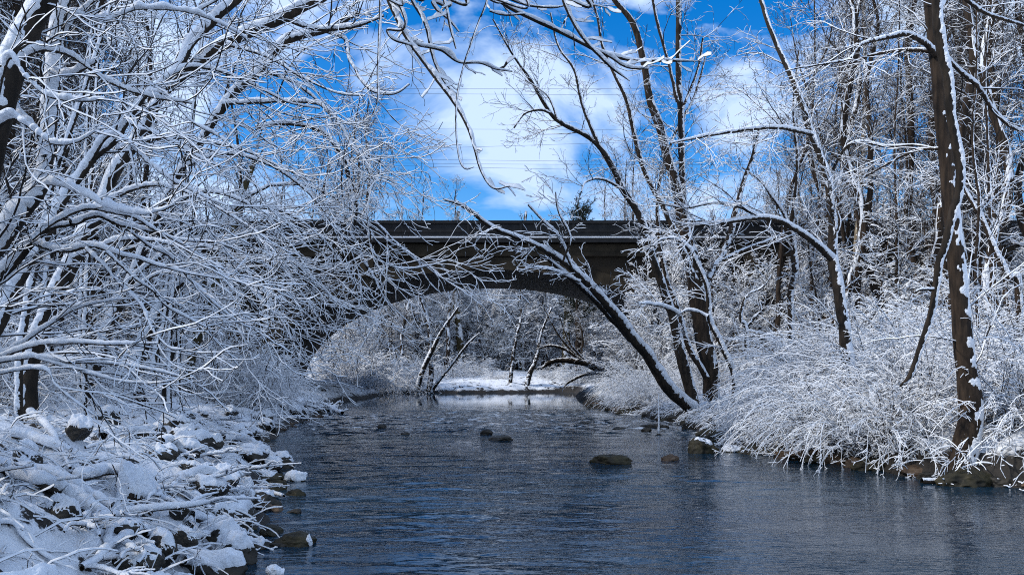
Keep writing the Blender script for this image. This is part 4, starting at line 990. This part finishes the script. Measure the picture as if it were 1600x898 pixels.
M_ROW = [(975, 31, 0.5), (1000, 29.5, 0.5), (1025, 28.6, 0.5), (1052, 28, 0.42), (1075, 27, 0.36), (1015, 33, 0.8), (1040, 32, 0.7), (985, 35, 0.8), (975, 39, 0.7), (1070, 31, 0.6), (1120, 30, 0.65), (1190, 25.5, 0.6), (975, 45, 0.8), (985, 50, 0.9)]
scatter(shrub_v, [(*at_px(a, b_), c) for a, b_, c in M_ROW], 'snow-covered bush at the foot of the leaning trees before the arch', 'snowy bushes below the leaning trees', seed=22, smin=0.92, smax=1.08)
L_ROW = [(552, 48, 1.0), (585, 51, 1.2), (618, 54, 1.1), (545, 52, 1.3), (650, 58, 0.9), (700, 60, 1.0), (740, 62, 0.8), (780, 59, 0.5), (860, 60, 0.6), (905, 58, 0.9), (940, 57, 1.2)]
scatter(shrub_v, [(*at_px(a, b_), c) for a, b_, c in L_ROW], 'bluish white bush on the shore seen through the arch', 'snowy bushes seen through the arch', seed=23, smin=0.95, smax=1.1)
LM = [(400, 31, 0.7), (380, 27, 0.7), (360, 24, 1.0), (320, 22, 0.9), (350, 29, 1.0), (300, 26, 1.0), (385, 22, 0.55), (250, 24, 0.9), (40, 13, 0.6), (95, 15, 0.65), (-20, 11, 0.7)]
scatter(shrub_v, [(*at_px(a, b_), c) for a, b_, c in LM], 'drooping snow-laden bush on the left bank before the bridge', 'drooping snowy bushes on the left bank', seed=24, smin=0.92, smax=1.08)

# low brush poking through the snow of the left bank
rng = np.random.default_rng(71)
n = 2300
Yb = 4.6*np.exp(rng.random(n)*math.log(30/4.6)); xb = XL(Yb) - 0.15 - rng.random(n)**1.3*(0.30*Yb + 1.2)
base = np.stack([xb, Yb, ground(xb, Yb)-0.02], 1)
a = rng.uniform(0, 2*np.pi, n)
d = nrm(np.stack([np.cos(a), np.sin(a), rng.uniform(0.1, 0.9, n)], 1))
L1 = np.zeros((n, 7, 3)); L1[:, 0] = base
st = (rng.uniform(0.15, 0.55, n)/6)[:, None]
for k in range(1, 7):
    d = nrm(d + np.array([0.02, 0, -0.16]) + 0.12*rng.normal(size=(n, 3))); L1[:, k] = L1[:, k-1] + d*st
R1 = np.maximum(0.0045*np.linspace(1, 0.5, 7)[None]*np.ones((n, 1)), 0.0020)
B, S = Buf(), Buf(); twig_mesh(L1, R1, B, S, sth=0.012, bare=0.12)
L2, R2 = grow(L1, R1, dens=6, length=(0.08, 0.25), ang=(25, 60), K=5, trop=(0, 0, -0.04), rmin=0.0018); twig_mesh(L2, R2, B, S, sth=0.010, bare=0.12)
o = B.build('low_brush', M_TWIG, None); S.build('snow_cover', M_TSNOW, o)
tag(o, 'low snowy twigs and weeds covering the left bank', 'brush', kind='stuff')
# weeds hanging over the right waterline
n = 600
Yb = rng.uniform(10.5, 30, n); xb = XR(Yb) + 0.05 + rng.random(n)*0.7
base = np.stack([xb, Yb, ground(xb, Yb)-0.02], 1)
a = rng.uniform(0, 2*np.pi, n)
d = nrm(np.stack([np.cos(a)-0.7, np.sin(a)-0.2, rng.uniform(0.3, 1.1, n)], 1))
L1 = np.zeros((n, 8, 3)); L1[:, 0] = base
st = (rng.uniform(0.3, 0.8, n)/7)[:, None]
for k in range(1, 8):
    d = nrm(d + np.array([-0.03, 0, -0.22]) + 0.08*rng.normal(size=(n, 3))); L1[:, k] = L1[:, k-1] + d*st
L1[..., 2] = np.maximum(L1[..., 2], 0.03)
R1 = np.maximum(0.005*np.linspace(1, 0.5, 8)[None]*np.ones((n, 1)), 0.003)
B, S = Buf(), Buf(); twig_mesh(L1, R1, B, S, sth=0.013, bare=0.1)
L2, R2 = grow(L1, R1, dens=7, length=(0.1, 0.28), ang=(25, 60), K=5, trop=(0, 0, -0.05), rmin=0.003); L2[..., 2] = np.maximum(L2[..., 2], 0.03); twig_mesh(L2, R2, B, S, sth=0.011, bare=0.1)
o = B.build('waterside_brush', M_TWIG, None); S.build('snow_cover', M_TSNOW, o)
tag(o, 'snowy weeds drooping over the right waterline', 'brush', kind='stuff')

# ------------------------------------------------------------------ rocks
import bmesh
def ico(sub):
    bm = bmesh.new(); bmesh.ops.create_icosphere(bm, subdivisions=sub, radius=1.0)
    V = np.array([v.co[:] for v in bm.verts]); T = np.array([[v.index for v in f.verts] for f in bm.faces]); bm.free()
    return V, T
ICV, ICT = ico(5)
def rock_thing(name, label, cat, loc, size, seed, mat, snow=0.0, thr=0.35, rot=0.0, group=None, rough=0.28, place=True):
    """angular boulder, with a soft pillow of snow on top where the photo has one"""
    D = ICV
    rr_ = np.random.default_rng(seed)
    r_ = np.ones(len(D))
    for k in range(9):                                   # cleave some flat faces
        a = nrm(rr_.normal(size=3)); c = rr_.uniform(0.55, 0.9)
        p = D @ a
        r_ = np.minimum(r_, np.where(p > 0.05, c/np.maximum(p, 0.05), 9))
    r_ = r_*(1 + rough*0.35*fbm(D*1.7 + seed, 3, seed) + 0.05*fbm(D*6 + seed, 2, seed+5))
    S3 = np.array(size)
    V = D*r_[:, None]*S3
    c, s = math.cos(rot), math.sin(rot)
    Rz = np.array([[c, -s, 0], [s, c, 0], [0, 0, 1]])
    V = V @ Rz.T
    root = thing(name, label, cat, loc, group)
    make_mesh('stone', V, ICT, mat, root)
    if snow > 0:
        nz = nrm(D*r_[:, None]/S3)[:, 2]
        mask = nz - thr + 0.42*fbm(V/(0.35*max(size)), 3, seed+9)
        off = snow*np.clip(mask*2.0, -0.3, 1)*(1 + 0.6*fbm(V/(0.45*max(size)), 3, seed+2))
        Vs = V + np.array([0, 0, 1])*off[:, None] + nrm(D)*np.where(mask > 0, 0.15*snow, -0.03*max(size))[:, None]
        kp = (mask[ICT] > 0).any(1)
        if kp.any(): make_mesh('snow_cap', Vs, ICT[kp], M_SNOW, root)
    return root
def rock_px(px, py, wpx, hpx, label, mat=None, snow=0.0, seed=0, thr=0.35, depth=0.8, name='river_rock', dz=0.0, rot=None):
    Y = F*CAMZ/(py - HZ)
    x = (px-800)/F*Y
    w, h = 0.56*wpx*Y/F, hpx*Y/F
    return rock_thing(name, label, 'rock', (x, Y, dz), (w, w*depth, h*0.95), seed, mat or M_ROCK, snow, thr, rot if rot is not None else 0.3*(seed % 3 - 1))
rock_px(955, 722, 60, 16, 'long flat mossy brown rock alone in mid river', M_MOSS, seed=1, depth=0.7)
rock_px(1048, 718, 30, 10, 'small reddish tan rock poking out right of mid river', M_TAN, seed=2)
rock_px(1100, 707, 46, 28, 'big dark mossy boulder with white specks below the right bushes', M_MOSS, seed=3, snow=0.04, thr=0.72)
rock_px(779, 687, 40, 9, 'flat dark rock in the riffle at mid river', M_ROCK, seed=4)
rock_px(760, 678, 20, 9, 'small pointed dark rock beside the flat rock at mid river', M_ROCK, seed=5)
rock_px(966, 670, 22, 5, 'low dark rock in the riffle right of centre', M_ROCK, seed=6)
rock_px(913, 662, 18, 4, 'low wet rock barely above the riffle near the right shore', M_ROCK, seed=7)
rock_px(597, 669, 14, 7, 'tiny dark rock in the riffle left of centre', M_ROCK, seed=8)
rock_px(633, 679, 14, 5, 'tiny low rock with foam round it left of centre', M_ROCK, seed=9)
rock_px(1022, 668, 44, 7, 'dark flat rock with a snowy stick upstream of the reddish rock', M_ROCK, seed=10)
rock_px(1010, 674, 16, 7, 'small round dark rock before the flat rock with the stick', M_ROCK, seed=12)
rock_px(1030, 679, 10, 3, 'tiny wet rock downstream of the stick', M_ROCK, seed=13)
rock_px(1148, 705, 36, 9, 'low dark stone with a snow tuft under the right bushes', M_MOSS, seed=14, snow=0.04, thr=0.6)
rock_px(1182, 708, 60, 12, 'long low mossy stone along the right waterline', M_MOSS, seed=15)
rock_px(1235, 712, 60, 14, 'brown flat stone under the drooping right bushes', M_TAN, seed=16)
rock_px(1282, 722, 56, 14, 'green mossy slab at the right waterline left of the big trunk', M_MOSS, seed=17, depth=0.5)
rock_px(1345, 730, 44, 20, 'brown bank stone between the mossy slab and the big trunk', M_TAN, seed=18)
rock_px(432, 730, 48, 26, 'dark wet boulder with a snow cap jutting from left bank', M_ROCK, seed=19, snow=0.035, thr=0.62)
rock_px(398, 735, 28, 24, 'round dark stone capped with white beside the jutting boulder', M_ROCK, seed=20, snow=0.05, thr=0.4)
rock_px(462, 750, 36, 9, 'low stone covered with a snowy tuft of twigs off the left bank', M_MOSS, seed=21, snow=0.05, thr=0.2)
rock_px(462, 773, 28, 10, 'small olive rock in the shallows off the left bank', M_MOSS, seed=22)
rock_px(430, 764, 40, 16, 'brown mossy rock between the boulder and the shallows', M_MOSS, seed=23)
rock_px(415, 748, 50, 20, 'broad olive-brown rock below the round capped stone', M_MOSS, seed=24, snow=0.03, thr=0.75)
rock_px(408, 788, 46, 20, 'dark wedge-shaped rock at the left water edge', M_ROCK, seed=25)
rock_px(468, 848, 68, 18, 'large flat mossy rock in the near shallows', M_MOSS, seed=26, depth=0.7)
rock_px(482, 851, 15, 13, 'small round stone iced white in front of the large flat rock', M_ROCK, seed=27, snow=0.02, thr=0.1)
rock_px(437, 852, 20, 8, 'small dark stone left of the large flat rock', M_ROCK, seed=28)
rock_px(402, 856, 40, 18, 'dark bank stone fringed with snowy twigs near the flat rock', M_ROCK, seed=29, snow=0.03, thr=0.7)
rock_px(430, 896, 26, 5, 'small snow-topped stone at the bottom edge of the water', M_ROCK, seed=30, snow=0.03, thr=0.2)
rock_px(424, 826, 8, 3, 'tiny dark stone above the large flat rock', M_ROCK, seed=31)
rock_px(372, 812, 44, 22, 'dark ledge stone under a white snow slab at the left waterline', M_ROCK, seed=32, snow=0.05, thr=0.5)
# bank stones
r = np.random.default_rng(81)
protos = []
for k in range(7):
    sz = (r.uniform(0.12, 0.24), r.uniform(0.10, 0.20), r.uniform(0.07, 0.15))
    p = rock_thing('snowy_stone', 'x', 'stone', (0, 0, 0), sz, 400+k, M_ROCK, 0.035, thr=0.38 + 0.12*(k % 3), rot=r.uniform(0, 6))
    protos.append(p)
spots = []
for k in range(115):
    Y = 4.4*math.exp(r.random()*math.log(29/4.4))
    x = XL(Y) - 0.22 - abs(r.normal())*(0.30 + 0.09*Y)
    if r.random() < 0.4: x = XL(Y) + r.uniform(-0.45, -0.08)
    spots.append((x, Y, r.uniform(0.4, 1.75)*(0.65 + 0.018*Y)))
used = set()
for k, (x, y, s) in enumerate(spots):
    p = protos[k % 7]
    loc = (x, y, max(gz(x, y), -0.03) + 0.05*s); rz = r.uniform(0, 6.28)
    lb = 'dark stone under a pillow of snow on the left bank'
    if k < 7:
        p.location = loc; p.rotation_euler = (0, 0, rz); p.scale = (s, s, s); p['label'] = lb; p['group'] = 'snow-capped stones on the left bank'
    else:
        dup(p, loc, rz, s, lb, 'snow-capped stones on the left bank')
rb = [rock_thing('bank_stone', 'x', 'stone', (0, 0, 0), (0.34, 0.22, 0.14), 430+k, (M_MOSS, M_TAN, M_ROCK)[k]) for k in range(3)]
for k in range(42):
    Y = 10.5 + r.random()*24; x = XR(Y) + r.uniform(-0.12, 0.2)
    loc = (x, Y, 0.02); rz = r.uniform(-0.5, 0.5); s = r.uniform(0.6, 1.5)
    lb = 'dark wet stone lining the foot of the right bank'
    if k < 3:
        p = rb[k]; p.location = loc; p.rotation_euler = (0, 0, rz); p.scale = (s,)*3; p['label'] = lb; p['group'] = 'wet stones along the right bank'
    else: dup(rb[k % 3], loc, rz, s, lb, 'wet stones along the right bank')

r = np.random.default_rng(83)
for k in range(60):
    Y = 5.0*math.exp(r.random()*math.log(32/5.0)); x = XL(Y) + r.normal()*0.14 - 0.05
    dup(rb[k % 3], (x, Y, -0.01), r.uniform(0, 6.28), r.uniform(0.25, 0.75)*(0.7 + 0.02*Y), 'dark wet stone at the water edge of the left bank', 'wet stones along the left bank')
# ------------------------------------------------------------------ logs, stump, sticks on the left bank
def log_px(name, label, px, Y, sth=0.03, bark=None, twigs=None, Ys=None, sd=None, cover=1.15, seed=0, limbs=(), cat='log', ground_lay=True):
    def lay(pp):
        l = limb_line(pp, Y, Ys=[hit(x, min(y, 897)) for x, y, w in pp] if ground_lay else None)
        if ground_lay: l[:, 2] = np.maximum(l[:, 2], ground(l[:, 0], l[:, 1])) + l[:, 3]*0.9 + 0.015
        return l
    t_ = lay(px)
    limbs = [lay(l) for l in limbs]
    return build_tree(name, label, cat, [t_], limbs, twigs, bark=bark, sth=sth, cover=cover, rag=0.3, sd=sd, seed=seed)
rng = np.random.default_rng(91)
SDU = nrm(np.array([0.0, -0.25, 1.0]))
log_px('fallen_log', 'short snow-topped log propped against the white stump', [(118, 762, 14), (138, 755, 15), (160, 748, 16), (190, 746, 16), (205, 748, 15)], 8.0, 0.03, sd=SDU, seed=1)
def pillow(name, label, px, py, Y, size, seed):
    Y = hit(px, py + 14); c = P(px, py, Y)
    return rock_thing(name, label, 'stump', (c[0], c[1], c[2]), size, seed, M_BARKB, 0.09, thr=-0.15)
pillow('tree_stump', 'broken stump under a tall smooth hood of snow on left bank', 212, 775, 8.0, (0.15, 0.15, 0.20), 501)
log_px('fallen_log', 'longest snow-covered log slanting down across the near left bank', [(-20, 742, 16), (20, 750, 18), (60, 765, 19), (100, 783, 19), (140, 803, 17), (165, 812, 12)], 6.6, 0.035, sd=SDU, seed=2)
log_px('fallen_log', 'thin snowy log lying above the longest log', [(30, 738, 12), (65, 748, 13), (100, 766, 13), (140, 785, 11), (175, 797, 7)], 7.1, 0.028, sd=SDU, seed=3)
log_px('fallen_branch', 'bare-ended branch poking from left edge above the bottom corner', [(-20, 826, 7), (20, 832, 7), (40, 850, 6), (70, 873, 5), (98, 886, 3)], 5.2, 0.012, sd=SDU, seed=4, cat='branch')
log_px('fallen_branch', 'forked snowy branch in the bottom left foreground', [(128, 905, 10), (155, 882, 9), (170, 862, 9), (200, 845, 9), (225, 838, 8), (262, 836, 5)], 5.4, 0.016, sd=SDU, seed=5,
       limbs=[[(166, 866, 7), (172, 840, 6), (176, 815, 5), (190, 806, 4), (215, 803, 3)], [(155, 884, 6), (180, 880, 6), (215, 885, 5), (250, 895, 3)], [(174, 832, 5), (205, 818, 4), (236, 802, 3)]], cat='branch')
log_px('fallen_branch', 'slim snowy branch lying on brush at the left edge', [(-10, 628, 9), (30, 640, 9), (60, 662, 8), (80, 680, 7), (95, 705, 5), (110, 738, 3)], 7.6, 0.018, sd=SDU, seed=6, cat='branch', twigs=[dict(dens=4, length=(0.2, 0.5), K=6, rmin=0.0025, sth=0.010)])
log_px('fallen_branch', 'snowy pole jutting from the bank over the left shallows', [(325, 772, 8), (360, 774, 8), (400, 772, 7), (425, 774, 5), (444, 778, 3)], 10.4, 0.02, sd=SDU, seed=7, cat='branch', twigs=[dict(dens=5, length=(0.1, 0.3), K=5, rmin=0.003, sth=0.012)])
log_px('fallen_log', 'dark-ended snowy log along the bottom edge of the bank', [(285, 888, 12), (320, 892, 11), (350, 896, 10), (384, 897, 8)], 6.3, 0.02, sd=SDU, seed=8)
log_px('fallen_log', 'sunken dark log with a snowy tip beside the big right trunk', [(1440, 752, 13), (1465, 752, 14), (1490, 744, 13), (1520, 738, 10)], 11.6, 0.008, sd=SDU, seed=9, cover=0.15, ground_lay=False)
log_px('fallen_branch', 'pale curved stick standing in the right waterline brush', [(1260, 707, 8), (1272, 690, 8), (1280, 668, 7), (1292, 650, 6), (1318, 640, 4)], 14.2, 0.014, sd=SDU, seed=10, cat='branch', ground_lay=False)
log_px('standing_stick', 'white upright stick standing in the riffle right of centre', [(1028, 672, 3.5), (1029, 655, 3.2), (1028, 635, 2.6), (1029, 614, 1.5)], 21.6, 0.008, sd=nrm(np.array([0.9, -0.6, 0.4])), seed=11, cat='stick', ground_lay=False)
log_px('driftwood_pile', 'snowy tangle of drift sticks jutting into the river below the arch', [(440, 640, 9), (480, 636, 10), (510, 642, 9), (535, 648, 4)], 30, 0.06, sd=SDU, seed=12, cat='driftwood', twigs=[dict(dens=5, length=(0.5, 1.4), K=6, rmin=0.015, ang=(20, 60), trop=(0.1, 0, -0.04), sth=0.04), dict(dens=3, length=(0.2, 0.6), K=5, rmin=0.01, sth=0.03)])
for k, (x0, y0, x1, y1, Yk, w_, lbl) in enumerate([
        (250, 700, 345, 722, 12, 10, 'snow-padded log end above the jutting boulder'), (265, 770, 330, 800, 8.6, 9, 'short snowy stick on the near bank right of the stump'),
        (225, 845, 300, 862, 6.6, 12, 'snow-rounded log low on the near bank'), (250, 870, 350, 838, 6.9, 7, 'thin snowy stick crossing the twigs by the near water'),
        (300, 815, 385, 848, 7.4, 12, 'snow-mounded log pointing at the near shallows'), (160, 690, 250, 676, 10.5, 8, 'thin snowy log lying flat behind the stump'),
        (20, 690, 110, 715, 8.6, 12, 'snow-heaped log behind the longest log at left'), (345, 690, 420, 712, 15, 8, 'snowy stick at the waterline above the jutting boulder')]):
    log_px('fallen_log', lbl, [(x0, y0, w_), (x0*0.66+x1*0.34, y0*0.66+y1*0.34-4, w_), (x0*0.33+x1*0.67, y0*0.33+y1*0.67-4, w_*0.9), (x1, y1, w_*0.6)], Yk, 0.003*Yk, sd=SDU, seed=40+k,
           twigs=[dict(dens=3, length=(0.15, 0.4), K=5, rmin=0.003, sth=0.012)])

# loose sticks and broken boughs heaped along the left bank
rng = np.random.default_rng(95)
stk = []
for k in range(5):
    n_ = 6; q = np.cumsum(np.concatenate([[[0, 0, 0]], rng.normal(size=(n_-1, 3))*[0.03, 0.05, 0.02] + [0.22 + 0.05*k, 0, 0.012]]), 0)
    l = np.concatenate([q, np.linspace(0.022 + 0.006*(k % 3), 0.008, n_)[:, None]], 1)
    f1 = np.array([[*q[2], 0.012], [*(q[2] + [0.2, 0.18, 0.06]), 0.008], [*(q[2] + [0.42, 0.26, 0.10]), 0.004]])
    f2 = np.array([[*q[3], 0.010], [*(q[3] + [0.16, -0.15, 0.08]), 0.007], [*(q[3] + [0.30, -0.22, 0.05]), 0.004]])
    stk.append(build_tree('snowy_stick', 'x', 'stick', [l], [f1, f2], [dict(dens=3, length=(0.12, 0.35), K=5, rmin=0.003, sth=0.008), dict(dens=3, length=(0.06, 0.18), K=4, rmin=0.0025, sth=0.007)], sth=0.022, cover=0.9, rag=0.35, sd=SDU, seed=700+k, sides=10))
r = np.random.default_rng(96)
for k in range(60):
    Y = 5.0*math.exp(r.random()*math.log(27/5.0)); x = XL(Y) - 0.45 - abs(r.normal())*(0.4 + 0.10*Y)
    s = r.uniform(0.3, 0.75)*(0.75 + 0.02*Y); rz = r.normal()*0.9 - 0.5
    loc = (x, Y, max(gz(x, y_ := Y), 0) + 0.05)
    lb, gp = 'forked broken stick loaded with snow among the left bank stones', 'snowy sticks on the left bank'
    tl = (r.normal()*0.15, 0.06 + r.normal()*0.12)
    if k < 5:
        p = stk[k]; p.location = loc; p.rotation_euler = (tl[0], tl[1], rz); p.scale = (s,)*3; p['label'] = lb; p['group'] = gp
    else: dup(stk[k % 5], loc, rz, s, lb, gp, tl)

# ------------------------------------------------------------------ overhead wires across the sky
M_WIRE = m = mat_new('wire')[0]
m.node_tree.nodes['Principled BSDF'].inputs['Base Color'].default_value = (0.02, 0.02, 0.022, 1)
for k, (yl, yr, lbl) in enumerate([(139, 139, 'topmost of the overhead wires in the sky gap'), (147, 149, 'second overhead wire from the top just below the first'), (202, 203, 'lone overhead wire halfway down the sky gap'),
        (231, 222, 'overhead wire rising to the right alone above the lowest bundle'), (250, 253, 'upper wire of the lowest bundle of three'), (256, 258, 'middle wire of the lowest bundle of three'), (261, 267, 'lowest of all the overhead wires')]):
    Yk = 100
    xs_ = np.linspace(-95, 95, 41)
    za = CAMZ + (HZ - (yl + (yr-yl)*(xs_/Yk*F + 100)/300))/F*Yk + 0.00016*(xs_**2)
    l = np.stack([xs_, np.full(41, Yk), za, np.full(41, 0.014)], 1)
    b0 = l[20, :3].copy()
    C, R = l[:, :3] - b0, l[:, 3]
    a = np.linspace(0, 2*np.pi, 6, endpoint=False)
    Vw = C[:, None, :] + np.stack([np.zeros(6), np.cos(a), np.sin(a)], -1)[None]*R[:, None, None]
    idx = np.arange(41*6).reshape(41, 6); nx = np.roll(idx, -1, 1)
    o = make_mesh('overhead_wire', Vw.reshape(-1, 3), np.stack([idx[:-1], nx[:-1], nx[1:], idx[1:]], -1).reshape(-1, 4), M_WIRE, None, loc=tuple(b0))
    tag(o, lbl, 'wire', 'overhead wires beyond the bridge')
tris = sum(len(o.data.polygons) for o in SC.objects if o.type == 'MESH')
uniq = sum(len(me.polygons) for me in bpy.data.meshes)
print('SCENE polys', uniq, 'instanced', tris, 'objects', len(SC.objects), 'script s', round(time.time()-T_START, 1))
